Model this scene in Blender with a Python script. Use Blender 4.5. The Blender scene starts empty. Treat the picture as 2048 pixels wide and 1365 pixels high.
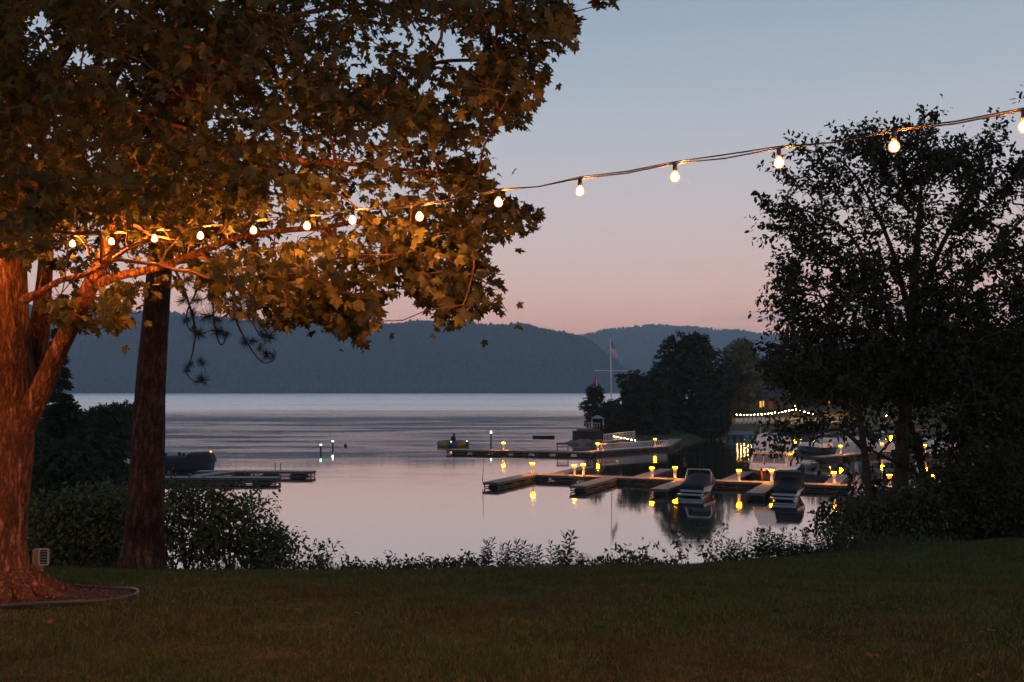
import bpy, math, random
import numpy as np
from mathutils import Vector, Matrix

# ------------------------------------------------------------------ camera, sky, light
sc = bpy.context.scene
col = sc.collection
F = 1991.0                       # focal length in photo pixels (35 mm lens, 2048 px wide)
EYE = 1.65
TH = math.atan(98.5 / F)         # camera looks up a little
W = -6.35                        # lake level
cam = bpy.data.objects.new('camera', bpy.data.cameras.new('camera'))
col.objects.link(cam)
cam.data.sensor_width = 36.0
cam.data.lens = 35.0
cam.data.clip_start = 0.05
cam.data.clip_end = 60000
cam.location = (0, 0, EYE)
cam.rotation_euler = (math.radians(90) + TH, 0, 0)
sc.camera = cam

sc.view_settings.view_transform = 'Standard'
sc.view_settings.look = 'None'
sc.view_settings.exposure = 0.0
sc.view_settings.gamma = 1.0
sc.cycles.use_denoising = True
sc.cycles.max_bounces = 6
sc.cycles.diffuse_bounces = 2
sc.cycles.glossy_bounces = 3
sc.cycles.transmission_bounces = 3
sc.cycles.transparent_max_bounces = 6
sc.cycles.volume_bounces = 1
sc.cycles.sample_clamp_indirect = 4.0
sc.cycles.use_light_tree = True

SUN_EL, SUN_AZ = math.radians(1.0), math.radians(-75)
world = bpy.data.worlds.new('World')
sc.world = world
world.use_nodes = True
nt = world.node_tree
nt.nodes.clear()
N = nt.nodes.new
L = nt.links.new
out = N('ShaderNodeOutputWorld')
bg = N('ShaderNodeBackground')
sky = N('ShaderNodeTexSky')
sky.sky_type = 'NISHITA'
sky.sun_disc = False
sky.sun_elevation = SUN_EL
sky.sun_rotation = SUN_AZ
tc = N('ShaderNodeTexCoord')
sep = N('ShaderNodeSeparateXYZ')
L(tc.outputs['Generated'], sep.inputs[0])


def s2l(c):
    return tuple((x / 255 / 12.92) if x / 255 <= 0.04045 else ((x / 255 + 0.055) / 1.055) ** 2.4 for x in c)


# dusk gradient by elevation (sine of the angle above the horizon)
ramp = N('ShaderNodeValToRGB')
SKY = [(0.0, (264, 186, 166)), (0.045, (259, 188, 168)), (0.07, (250, 190, 170)), (0.095, (236, 191, 177)), (0.14, (214, 190, 186)),
       (0.19, (198, 187, 191)), (0.26, (174, 181, 191)), (0.365, (146, 163, 181)), (0.55, (98, 124, 154)), (1.0, (62, 86, 118))]
el = ramp.color_ramp.elements
while len(el) < len(SKY):
    el.new(0.5)
for e, (p, c) in zip(el, SKY):
    e.position = p
    e.color = (*s2l(c), 1)
L(sep.outputs['Z'], ramp.inputs['Fac'])
# thin cloud streaks low on the right
mp = N('ShaderNodeMapping')
mp.inputs['Scale'].default_value = (5.0, 5.0, 46.0)
L(tc.outputs['Generated'], mp.inputs['Vector'])
cn = N('ShaderNodeTexNoise')
cn.inputs['Scale'].default_value = 2.2
cn.inputs['Detail'].default_value = 6
L(mp.outputs[0], cn.inputs['Vector'])
cr = N('ShaderNodeValToRGB')
cr.color_ramp.elements[0].position = 0.47
cr.color_ramp.elements[0].color = (0, 0, 0, 1)
cr.color_ramp.elements[1].position = 0.62
cr.color_ramp.elements[1].color = (0.75, 0.75, 0.75, 1)
L(cn.outputs['Fac'], cr.inputs['Fac'])
lowr = N('ShaderNodeMapRange')            # only just above the horizon
lowr.inputs['From Min'].default_value = 0.096
lowr.inputs['From Max'].default_value = 0.078
L(sep.outputs['Z'], lowr.inputs['Value'])
lowx = N('ShaderNodeMapRange')
lowx.inputs['From Min'].default_value = 0.17
lowx.inputs['From Max'].default_value = 0.27
L(sep.outputs['X'], lowx.inputs['Value'])
m1 = N('ShaderNodeMath'); m1.operation = 'MULTIPLY'
m2 = N('ShaderNodeMath'); m2.operation = 'MULTIPLY'
L(cr.outputs['Color'], m1.inputs[0]); L(lowr.outputs[0], m1.inputs[1])
L(m1.outputs[0], m2.inputs[0]); L(lowx.outputs[0], m2.inputs[1])
cm = N('ShaderNodeMixRGB')
cm.inputs['Color2'].default_value = (*s2l((140, 142, 160)), 1)
L(m2.outputs[0], cm.inputs['Fac'])
L(ramp.outputs['Color'], cm.inputs['Color1'])
add = N('ShaderNodeMixRGB')
add.blend_type = 'ADD'
add.inputs['Fac'].default_value = 0.03
L(cm.outputs['Color'], add.inputs['Color1'])
L(sky.outputs['Color'], add.inputs['Color2'])
L(add.outputs['Color'], bg.inputs['Color'])
bg.inputs['Strength'].default_value = 1.13
L(bg.outputs[0], out.inputs['Surface'])

sun = bpy.data.objects.new('sun', bpy.data.lights.new('sun', 'SUN'))
col.objects.link(sun)
sun.data.energy = 0.04           # the sun has set: only a trace of westerly glow
sun.data.angle = math.radians(20)
sun.data.color = (1.0, 0.75, 0.6)
sun.rotation_euler = (math.radians(86), 0, math.radians(75))

BULB_L = 2500.0
LAMP_L = 1000.0

# ------------------------------------------------------------------ helpers
rng = np.random.default_rng(7)
random.seed(7)
ct, st = math.cos(TH), math.sin(TH)


def P(px, py, Y):
    """world point at photo direction (px, py) and distance Y ahead"""
    u, v = (px - 1024) / F, (682.5 - py) / F
    t = Y / (ct - v * st)
    return np.array((u * t, Y, EYE + (st + v * ct) * t))


def PZ(px, py, z):
    """world point where photo direction meets height z"""
    u, v = (px - 1024) / F, (682.5 - py) / F
    t = (z - EYE) / (st + v * ct)
    return np.array((u * t, (ct - v * st) * t, z))


def mesh_np(name, V, T, mat, parent=None, smooth=False):
    """triangles from numpy arrays"""
    V = np.ascontiguousarray(V, dtype=np.float32)
    T = np.ascontiguousarray(T, dtype=np.int32)
    me = bpy.data.meshes.new(name)
    k = T.shape[1]
    me.vertices.add(len(V)); me.vertices.foreach_set('co', V.ravel())
    me.loops.add(T.size); me.loops.foreach_set('vertex_index', T.ravel())
    me.polygons.add(len(T))
    me.polygons.foreach_set('loop_start', np.arange(0, T.size, k, dtype=np.int32))
    me.polygons.foreach_set('loop_total', np.full(len(T), k, dtype=np.int32))
    if smooth:
        me.polygons.foreach_set('use_smooth', np.ones(len(T), dtype=bool))
    me.update(calc_edges=True)
    me.materials.append(mat)
    o = bpy.data.objects.new(name, me)
    col.objects.link(o)
    if parent is not None:
        o.parent = parent
        o.location = -np.array(origin.get(parent.name, (0, 0, 0)))
    return o


origin = {}       # world origin of each thing's Empty (parts are modelled in world space)


class MB:
    def __init__(s):
        s.v, s.f, s.sm = [], [], []

    def add(s, vs, fs, smooth=False):
        b = len(s.v)
        s.v += [tuple(map(float, x)) for x in vs]
        s.f += [tuple(i + b for i in f) for f in fs]
        s.sm += [smooth] * len(fs)
        return s

    def box(s, c, size, ax=None, bev=0.0):
        """box centred at c; ax = 3 axes"""
        c = np.array(c, float)
        h = np.array(size, float) / 2
        A = np.eye(3) if ax is None else np.array(ax, float)
        if bev <= 0:
            vs = [c + A.T @ (h * np.array(k)) for k in
                  ((-1, -1, -1), (1, -1, -1), (1, 1, -1), (-1, 1, -1), (-1, -1, 1), (1, -1, 1), (1, 1, 1), (-1, 1, 1))]
            return s.add(vs, [(0, 3, 2, 1), (4, 5, 6, 7), (0, 1, 5, 4), (1, 2, 6, 5), (2, 3, 7, 6), (3, 0, 4, 7)])
        b = min(bev, *(h * 0.9))
        prof = [(-h[0] + b, -h[1]), (h[0] - b, -h[1]), (h[0], -h[1] + b), (h[0], h[1] - b), (h[0] - b, h[1]), (-h[0] + b, h[1]), (-h[0], h[1] - b), (-h[0], -h[1] + b)]
        rings = []
        for z, k in ((-h[2], 1 - b / max(h[0], h[1])), (-h[2] + b, 1), (h[2] - b, 1), (h[2], 1 - b / max(h[0], h[1]))):
            rings.append([c + A.T @ np.array((x * k, y * k, z)) for x, y in prof])
        return s.loft(rings, True, True)

    def loft(s, rings, cap0=False, cap1=False, closed=True, smooth=False):
        n = len(rings[0])
        vs = [p for r in rings for p in r]
        fs = []
        for i in range(len(rings) - 1):
            for j in range(n if closed else n - 1):
                a, b = i * n + j, i * n + (j + 1) % n
                fs.append((a, b, b + n, a + n))
        if cap0: fs.append(tuple(range(n - 1, -1, -1)))
        if cap1: fs.append(tuple((len(rings) - 1) * n + j for j in range(n)))
        return s.add(vs, fs, smooth)

    def tube(s, pts, r, n=6, cap=True, smooth=True):
        pts = [np.array(p, float) for p in pts]
        rs = r if hasattr(r, '__len__') else [r] * len(pts)
        rings = []
        for i, p in enumerate(pts):
            d = pts[min(i + 1, len(pts) - 1)] - pts[max(i - 1, 0)]
            d = d / (np.linalg.norm(d) + 1e-9)
            up = np.array((0, 0, 1.0)) if abs(d[2]) < 0.9 else np.array((0, 1.0, 0))
            a = np.cross(d, up); a /= np.linalg.norm(a)
            b = np.cross(a, d)
            rings.append([p + rs[i] * (a * math.cos(t) + b * math.sin(t)) for t in np.linspace(0, 2 * math.pi, n, endpoint=False)])
        return s.loft(rings, cap, cap, True, smooth)

    def lathe(s, c, prof, n=12, smooth=True):
        rings = [[np.array(c) + (r * math.cos(t), r * math.sin(t), z) for t in np.linspace(0, 2 * math.pi, n, endpoint=False)] for r, z in prof]
        return s.loft(rings, True, True, True, smooth)

    def prism(s, poly, a, b):
        """polygon of 3-D points extruded from offset a to offset b"""
        return s.loft([[np.array(p) + a for p in poly], [np.array(p) + b for p in poly]], True, True)

    def build(s, name, mat, parent=None):
        me = bpy.data.meshes.new(name)
        me.from_pydata(s.v, [], s.f)
        me.polygons.foreach_set('use_smooth', s.sm)
        me.materials.append(mat)
        me.update()
        o = bpy.data.objects.new(name, me)
        col.objects.link(o)
        if parent is not None:
            o.parent = parent
            o.location = -np.array(origin.get(parent.name, (0, 0, 0)))
            origin[o.name] = origin.get(parent.name, (0, 0, 0)) if False else (0, 0, 0)
        return o


def tag(o, label=None, cat=None, group=None, kind=None):
    if label: o['label'] = label
    if cat: o['category'] = cat
    if group: o['group'] = group
    if kind: o['kind'] = kind
    return o


def thing(name, label, cat, loc, group=None):
    o = bpy.data.objects.new(name, None)
    col.objects.link(o)
    o.location = [float(x) for x in loc]
    o.empty_display_size = 0.2
    origin[o.name] = tuple(float(x) for x in loc)
    return tag(o, label, cat, group)


def copy_tree(o, parent=None):
    c = o.copy()
    col.objects.link(c)
    if parent is not None:
        c.parent = parent
    for ch in o.children:
        copy_tree(ch, c)
    return c


def clone(o, loc, rotz=0.0, label=None, group=None):
    c = copy_tree(o)
    c.location = [float(x) for x in loc]
    c.rotation_euler.z = rotz
    if label: c['label'] = label
    if group: c['group'] = group
    return c


# ------------------------------------------------------------------ materials
def mat(name, c, rough=0.7, metal=0.0, var=0.25, scale=8.0, bump=0.0, spec=0.3, stretch=None):
    m = bpy.data.materials.new(name)
    m.use_nodes = True
    t = m.node_tree
    b = t.nodes['Principled BSDF']
    b.inputs['Roughness'].default_value = rough
    b.inputs['Metallic'].default_value = metal
    b.inputs['Specular IOR Level'].default_value = spec
    co = t.nodes.new('ShaderNodeTexCoord')
    mpn = t.nodes.new('ShaderNodeMapping')
    if stretch: mpn.inputs['Scale'].default_value = stretch
    t.links.new(co.outputs['Object'], mpn.inputs['Vector'])
    n = t.nodes.new('ShaderNodeTexNoise')
    n.inputs['Scale'].default_value = scale
    n.inputs['Detail'].default_value = 5
    t.links.new(mpn.outputs[0], n.inputs['Vector'])
    r = t.nodes.new('ShaderNodeValToRGB')
    r.color_ramp.elements[0].position = 0.3
    r.color_ramp.elements[1].position = 0.7
    r.color_ramp.elements[0].color = (*[x * (1 - var) for x in c], 1)
    r.color_ramp.elements[1].color = (*[min(1, x * (1 + var)) for x in c], 1)
    t.links.new(n.outputs['Fac'], r.inputs['Fac'])
    t.links.new(r.outputs['Color'], b.inputs['Base Color'])
    if bump:
        bp = t.nodes.new('ShaderNodeBump')
        bp.inputs['Strength'].default_value = bump
        bp.inputs['Distance'].default_value = 0.03
        t.links.new(n.outputs['Fac'], bp.inputs['Height'])
        t.links.new(bp.outputs[0], b.inputs['Normal'])
    return m


def leaf_mat(name, c0, c1, trans=0.35, rough=0.55, gloss=0.06, patch=None):
    m = bpy.data.materials.new(name)
    m.use_nodes = True
    t = m.node_tree
    t.nodes.clear()
    o = t.nodes.new('ShaderNodeOutputMaterial')
    g = t.nodes.new('ShaderNodeNewGeometry')
    r = t.nodes.new('ShaderNodeValToRGB')
    r.color_ramp.elements[0].color = (*c0, 1)
    r.color_ramp.elements[1].color = (*c1, 1)
    t.links.new(g.outputs['Random Per Island'], r.inputs['Fac'])
    if patch:                       # dry patches in the turf
        co = t.nodes.new('ShaderNodeTexCoord'); no = t.nodes.new('ShaderNodeTexNoise')
        no.inputs['Scale'].default_value = 0.8; no.inputs['Detail'].default_value = 6
        t.links.new(co.outputs['Object'], no.inputs['Vector'])
        rg = t.nodes.new('ShaderNodeMapRange'); rg.inputs['From Min'].default_value = 0.45; rg.inputs['From Max'].default_value = 0.7
        t.links.new(no.outputs['Fac'], rg.inputs['Value'])
        px_ = t.nodes.new('ShaderNodeMixRGB'); px_.inputs['Color2'].default_value = (*patch, 1)
        t.links.new(rg.outputs[0], px_.inputs['Fac']); t.links.new(r.outputs[0], px_.inputs['Color1'])
        r = px_
    d = t.nodes.new('ShaderNodeBsdfDiffuse')
    tr = t.nodes.new('ShaderNodeBsdfTranslucent')
    mx = t.nodes.new('ShaderNodeMixShader')
    mx.inputs[0].default_value = trans
    t.links.new(r.outputs[0], d.inputs['Color'])
    t.links.new(r.outputs[0], tr.inputs['Color'])
    t.links.new(d.outputs[0], mx.inputs[1])
    t.links.new(tr.outputs[0], mx.inputs[2])
    gl = t.nodes.new('ShaderNodeBsdfGlossy')
    gl.inputs['Roughness'].default_value = rough
    gl.inputs['Color'].default_value = (0.5, 0.5, 0.5, 1)
    m2_ = t.nodes.new('ShaderNodeMixShader')
    m2_.inputs[0].default_value = gloss
    t.links.new(mx.outputs[0], m2_.inputs[1])
    t.links.new(gl.outputs[0], m2_.inputs[2])
    t.links.new(m2_.outputs[0], o.inputs['Surface'])
    return m


def glow(name, c, s):
    m = bpy.data.materials.new(name)
    m.use_nodes = True
    t = m.node_tree
    t.nodes.clear()
    o = t.nodes.new('ShaderNodeOutputMaterial')
    e = t.nodes.new('ShaderNodeEmission')
    e.inputs['Color'].default_value = (*c, 1)
    e.inputs['Strength'].default_value = s
    t.links.new(e.outputs[0], o.inputs['Surface'])
    return m


def bulb_mat():
    """bulb emission: an orange rim painted in by view angle imitates the glow halo"""
    m = glow('bulb_glass', (1.0, 0.33, 0.06), BULB_L)
    t = m.node_tree
    e = [x for x in t.nodes if x.type == 'EMISSION'][0]
    lw_ = t.nodes.new('ShaderNodeLayerWeight'); lw_.inputs['Blend'].default_value = 0.5
    r = t.nodes.new('ShaderNodeValToRGB')
    r.color_ramp.elements[0].position = 0.2; r.color_ramp.elements[0].color = (1, 0.275, 0.042, 1)
    r.color_ramp.elements[1].position = 0.34; r.color_ramp.elements[1].color = (0.0011, 0.0002, 0.000016, 1)
    t.links.new(lw_.outputs['Facing'], r.inputs['Fac'])
    t.links.new(r.outputs['Color'], e.inputs['Color'])
    return m


def bark_mat(name, c, scale, sx, bump, plates=False):
    m = bpy.data.materials.new(name)
    m.use_nodes = True
    t = m.node_tree
    b = t.nodes['Principled BSDF']
    b.inputs['Roughness'].default_value = 0.9
    b.inputs['Specular IOR Level'].default_value = 0.15
    co = t.nodes.new('ShaderNodeTexCoord')
    mpn = t.nodes.new('ShaderNodeMapping')
    mpn.inputs['Scale'].default_value = (sx, sx, 1.0)
    t.links.new(co.outputs['Object'], mpn.inputs['Vector'])
    n = t.nodes.new('ShaderNodeTexNoise')
    n.inputs['Scale'].default_value = scale
    n.inputs['Detail'].default_value = 8
    n.inputs['Roughness'].default_value = 0.65
    t.links.new(mpn.outputs[0], n.inputs['Vector'])
    # furrows: a ridged, stretched noise broken up by a second one
    a_ = t.nodes.new('ShaderNodeMath'); a_.operation = 'SUBTRACT'; a_.inputs[1].default_value = 0.5
    t.links.new(n.outputs['Fac'], a_.inputs[0])
    b_ = t.nodes.new('ShaderNodeMath'); b_.operation = 'ABSOLUTE'
    t.links.new(a_.outputs[0], b_.inputs[0])
    vr = t.nodes.new('ShaderNodeMapRange'); vr.inputs['From Max'].default_value = 0.11
    t.links.new(b_.outputs[0], vr.inputs['Value'])
    n3 = t.nodes.new('ShaderNodeTexNoise'); n3.inputs['Scale'].default_value = scale * 4; n3.inputs['Detail'].default_value = 6
    mp3 = t.nodes.new('ShaderNodeMapping'); mp3.inputs['Scale'].default_value = (1.0, 1.0, 1.6 if plates else 0.45)
    t.links.new(co.outputs['Object'], mp3.inputs['Vector']); t.links.new(mp3.outputs[0], n3.inputs['Vector'])
    ad = t.nodes.new('ShaderNodeMapRange'); ad.inputs['From Min'].default_value = 0.3; ad.inputs['From Max'].default_value = 0.7
    ad.inputs['To Min'].default_value = 0.25
    t.links.new(n3.outputs['Fac'], ad.inputs['Value'])
    h = t.nodes.new('ShaderNodeMath')
    h.operation = 'MULTIPLY'
    t.links.new(vr.outputs[0], h.inputs[0])
    t.links.new(ad.outputs[0], h.inputs[1])
    r = t.nodes.new('ShaderNodeValToRGB')
    r.color_ramp.elements[0].color = (*[x * 0.4 for x in c], 1)
    r.color_ramp.elements[1].color = (*[x * 1.35 for x in c], 1)
    r.color_ramp.elements[1].position = 0.65
    t.links.new(h.outputs[0], r.inputs['Fac'])
    n5 = t.nodes.new('ShaderNodeTexNoise'); n5.inputs['Scale'].default_value = 1.7; n5.inputs['Detail'].default_value = 7
    t.links.new(co.outputs['Object'], n5.inputs['Vector'])
    r5 = t.nodes.new('ShaderNodeValToRGB'); r5.color_ramp.elements[0].position = 0.36; r5.color_ramp.elements[1].position = 0.62
    r5.color_ramp.elements[0].color = (0.5, 0.52, 0.5, 1); r5.color_ramp.elements[1].color = (1.1, 1.05, 1.0, 1)
    t.links.new(n5.outputs['Fac'], r5.inputs['Fac'])
    mu = t.nodes.new('ShaderNodeMixRGB'); mu.blend_type = 'MULTIPLY'; mu.inputs['Fac'].default_value = 1.0
    t.links.new(r.outputs[0], mu.inputs['Color1']); t.links.new(r5.outputs[0], mu.inputs['Color2'])
    t.links.new(mu.outputs[0], b.inputs['Base Color'])
    bp = t.nodes.new('ShaderNodeBump')
    bp.inputs['Strength'].default_value = 1.0
    bp.inputs['Distance'].default_value = bump
    t.links.new(h.outputs[0], bp.inputs['Height'])
    t.links.new(bp.outputs[0], b.inputs['Normal'])
    return m


M = dict(
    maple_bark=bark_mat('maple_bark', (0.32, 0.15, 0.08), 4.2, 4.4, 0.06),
    twig=mat('twig_bark', (0.1, 0.05, 0.03), 0.85, var=0.3, scale=20),
    dark_twig=mat('dark_twig_bark', (0.05, 0.045, 0.04), 0.9, var=0.3, scale=10),
    pine_bark=bark_mat('pine_bark', (0.105, 0.058, 0.042), 2.4, 3.4, 0.05, True),
    maple_leaf=leaf_mat('maple_leaf', (0.026, 0.028, 0.006), (0.07, 0.07, 0.012), 0.26, gloss=0.04),
    elm_leaf=leaf_mat('elm_leaf', (0.014, 0.022, 0.01), (0.03, 0.04, 0.016), 0.25, gloss=0.03),
    sapling_leaf=leaf_mat('sapling_leaf', (0.018, 0.027, 0.01), (0.036, 0.046, 0.016), 0.3, gloss=0.03),
    shrub_leaf=leaf_mat('shrub_leaf', (0.03, 0.048, 0.013), (0.1, 0.12, 0.03), 0.3),
    weed_leaf=leaf_mat('weed_leaf', (0.03, 0.042, 0.016), (0.06, 0.08, 0.028), 0.3),
    far_leaf=leaf_mat('far_leaf', (0.017, 0.027, 0.014), (0.034, 0.048, 0.021), 0.2, gloss=0.02),
    pale_leaf=leaf_mat('pale_leaf', (0.06, 0.085, 0.045), (0.1, 0.125, 0.06), 0.2),
    forest=leaf_mat('hill_forest', (0.016, 0.03, 0.02), (0.04, 0.06, 0.034), 0.1, gloss=0.0),
    needle=leaf_mat('pine_needle', (0.022, 0.03, 0.02), (0.04, 0.05, 0.03), 0.1),
    grass=leaf_mat('grass_blade', (0.044, 0.074, 0.017), (0.096, 0.126, 0.031), 0.3, gloss=0.03, patch=(0.085, 0.072, 0.026)),
    lawn=mat('lawn_soil', (0.04, 0.038, 0.013), 0.95, var=0.45, scale=2.2, spec=0.05),
    hill=mat('hill_ground', (0.022, 0.036, 0.024), 0.95, var=0.35, scale=0.012, spec=0.0),
    shore=mat('shore_ground', (0.07, 0.08, 0.04), 0.95, var=0.3, scale=0.6, spec=0.05),
    dead_leaf=mat('dead_leaf', (0.13, 0.035, 0.018), 0.7, var=0.2, scale=30),
    mulch=mat('mulch', (0.05, 0.03, 0.022), 0.95, var=0.5, scale=40, bump=0.6),
    edging=mat('edging_plastic', (0.025, 0.026, 0.028), 0.35, var=0.15, spec=0.6),
    dock_top=mat('dock_boards', (0.3, 0.26, 0.22), 0.8, var=0.25, scale=6, stretch=(1, 1, 1)),
    dock_side=mat('dock_timber', (0.075, 0.06, 0.05), 0.85, var=0.4, scale=5),
    float_=mat('dock_float', (0.02, 0.02, 0.022), 0.6, var=0.3),
    white=mat('white_paint', (0.75, 0.74, 0.72), 0.5, var=0.06, scale=3),
    white_gel=mat('boat_gelcoat', (0.72, 0.72, 0.72), 0.25, var=0.05, scale=2, spec=0.5),
    black_gel=mat('dark_gelcoat', (0.02, 0.022, 0.03), 0.2, var=0.2, scale=2, spec=0.5),
    canvas=mat('black_canvas', (0.022, 0.022, 0.026), 0.85, var=0.3, scale=8, bump=0.3),
    pale_canvas=mat('pale_canvas', (0.6, 0.6, 0.6), 0.85, var=0.1, scale=5),
    blue=mat('blue_vinyl', (0.02, 0.06, 0.15), 0.5, var=0.2),
    sky_blue=mat('pale_blue_fabric', (0.17, 0.26, 0.34), 0.7, var=0.15),
    teal=mat('teal_canvas', (0.06, 0.32, 0.34), 0.7, var=0.15),
    red=mat('red_canvas', (0.5, 0.06, 0.04), 0.7, var=0.15),
    yellow=mat('yellow_vinyl', (0.2, 0.13, 0.02), 0.5, var=0.2),
    glass=mat('dark_glass', (0.09, 0.09, 0.1), 0.08, var=0.2, spec=0.8),
    screen=mat('grey_windscreen', (0.2, 0.19, 0.19), 0.25, var=0.1, spec=0.5),
    cage=mat('pale_wire', (0.4, 0.37, 0.33), 0.5, var=0.1),
    grey_gel=mat('grey_trim', (0.24, 0.25, 0.27), 0.35, var=0.1, spec=0.5),
    steel=mat('steel_tube', (0.45, 0.45, 0.46), 0.35, 0.8, var=0.1),
    dark_metal=mat('dark_metal', (0.04, 0.04, 0.045), 0.5, 0.4, var=0.2),
    cable=mat('cable_rubber', (0.02, 0.02, 0.02), 0.5, var=0.2),
    post=mat('post_wood', (0.28, 0.15, 0.08), 0.8, var=0.3, scale=14, stretch=(3, 3, 0.6)),
    rock=mat('shore_rock', (0.12, 0.12, 0.12), 0.9, var=0.4, scale=3, bump=0.6),
    sidewall=mat('house_siding', (0.1, 0.085, 0.07), 0.85, var=0.2, scale=3, stretch=(0.3, 0.3, 6)),
    shingle=mat('roof_shingle', (0.06, 0.06, 0.065), 0.9, var=0.3, scale=4),
    bulb=bulb_mat(),
    lens=glow('amber_lens', (1.0, 0.2, 0.022), 2.3),
    flame=glow('lamp_core', (1.0, 0.3, 0.0007), LAMP_L),
    far_bulb=glow('far_bulb', (1.0, 0.47, 0.13), 240),
    lit_window=glow('lit_window', (1.0, 0.45, 0.06), 1.3),
    white_lamp=glow('white_lamp', (0.9, 1.0, 0.9), 9),
    green_lamp=glow('green_lamp', (0.25, 1.0, 0.4), 9),
    orange_lamp=glow('orange_lamp', (1.0, 0.3, 0.05), 9),
)

# ------------------------------------------------------------------ ground, water, hills
def smooth(a, b, x):
    t = np.clip((x - a) / (b - a), 0, 1)
    return t * t * (3 - 2 * t)


def lawn_z(x, y):
    x = np.asarray(x, float); y = np.asarray(y, float)
    ze = -1.62 + 0.62 * smooth(0.0, 10.5, x)
    t = np.clip(y / 18.0, 0, 1)
    z = ze * t ** 2.4
    over = np.maximum(y - 18.0, 0)
    z = z - 0.22 * over - 0.035 * over ** 2 * (over < 8) - (over >= 8) * (0.035 * 64 + 0.4 * (over - 8))
    z = z + 0.02 * np.sin(x * 0.9 + y * 0.5) * smooth(2, 6, y) + 0.015 * np.sin(x * 0.37 - y * 0.8)
    return np.maximum(z, W - 2.4)


def grid_mesh(name, xs, ys, zf, m, label_kind='structure'):
    X, Y = np.meshgrid(xs, ys)
    Z = zf(X, Y)
    V = np.stack([X.ravel(), Y.ravel(), Z.ravel()], 1)
    nx = len(xs)
    i = (np.arange(len(ys) - 1)[:, None] * nx + np.arange(nx - 1)[None, :]).ravel()
    Q = np.stack([i, i + 1, i + 1 + nx, i + nx], 1)
    o = mesh_np(name, V, Q, m, None, True)
    return tag(o, kind=label_kind)


grid_mesh('lawn', np.linspace(-45, 45, 181), np.concatenate([np.linspace(-14, 4, 19)[:-1], np.linspace(4, 34, 121)]), lawn_z, M['lawn'])
tag(MB().add([(-9000, -500, W - 2.6), (9000, -500, W - 2.6), (9000, 9050, W - 2.6), (-9000, 9050, W - 2.6)], [(0, 1, 2, 3)]).build('lake_bed', M['shore']), kind='structure')


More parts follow.
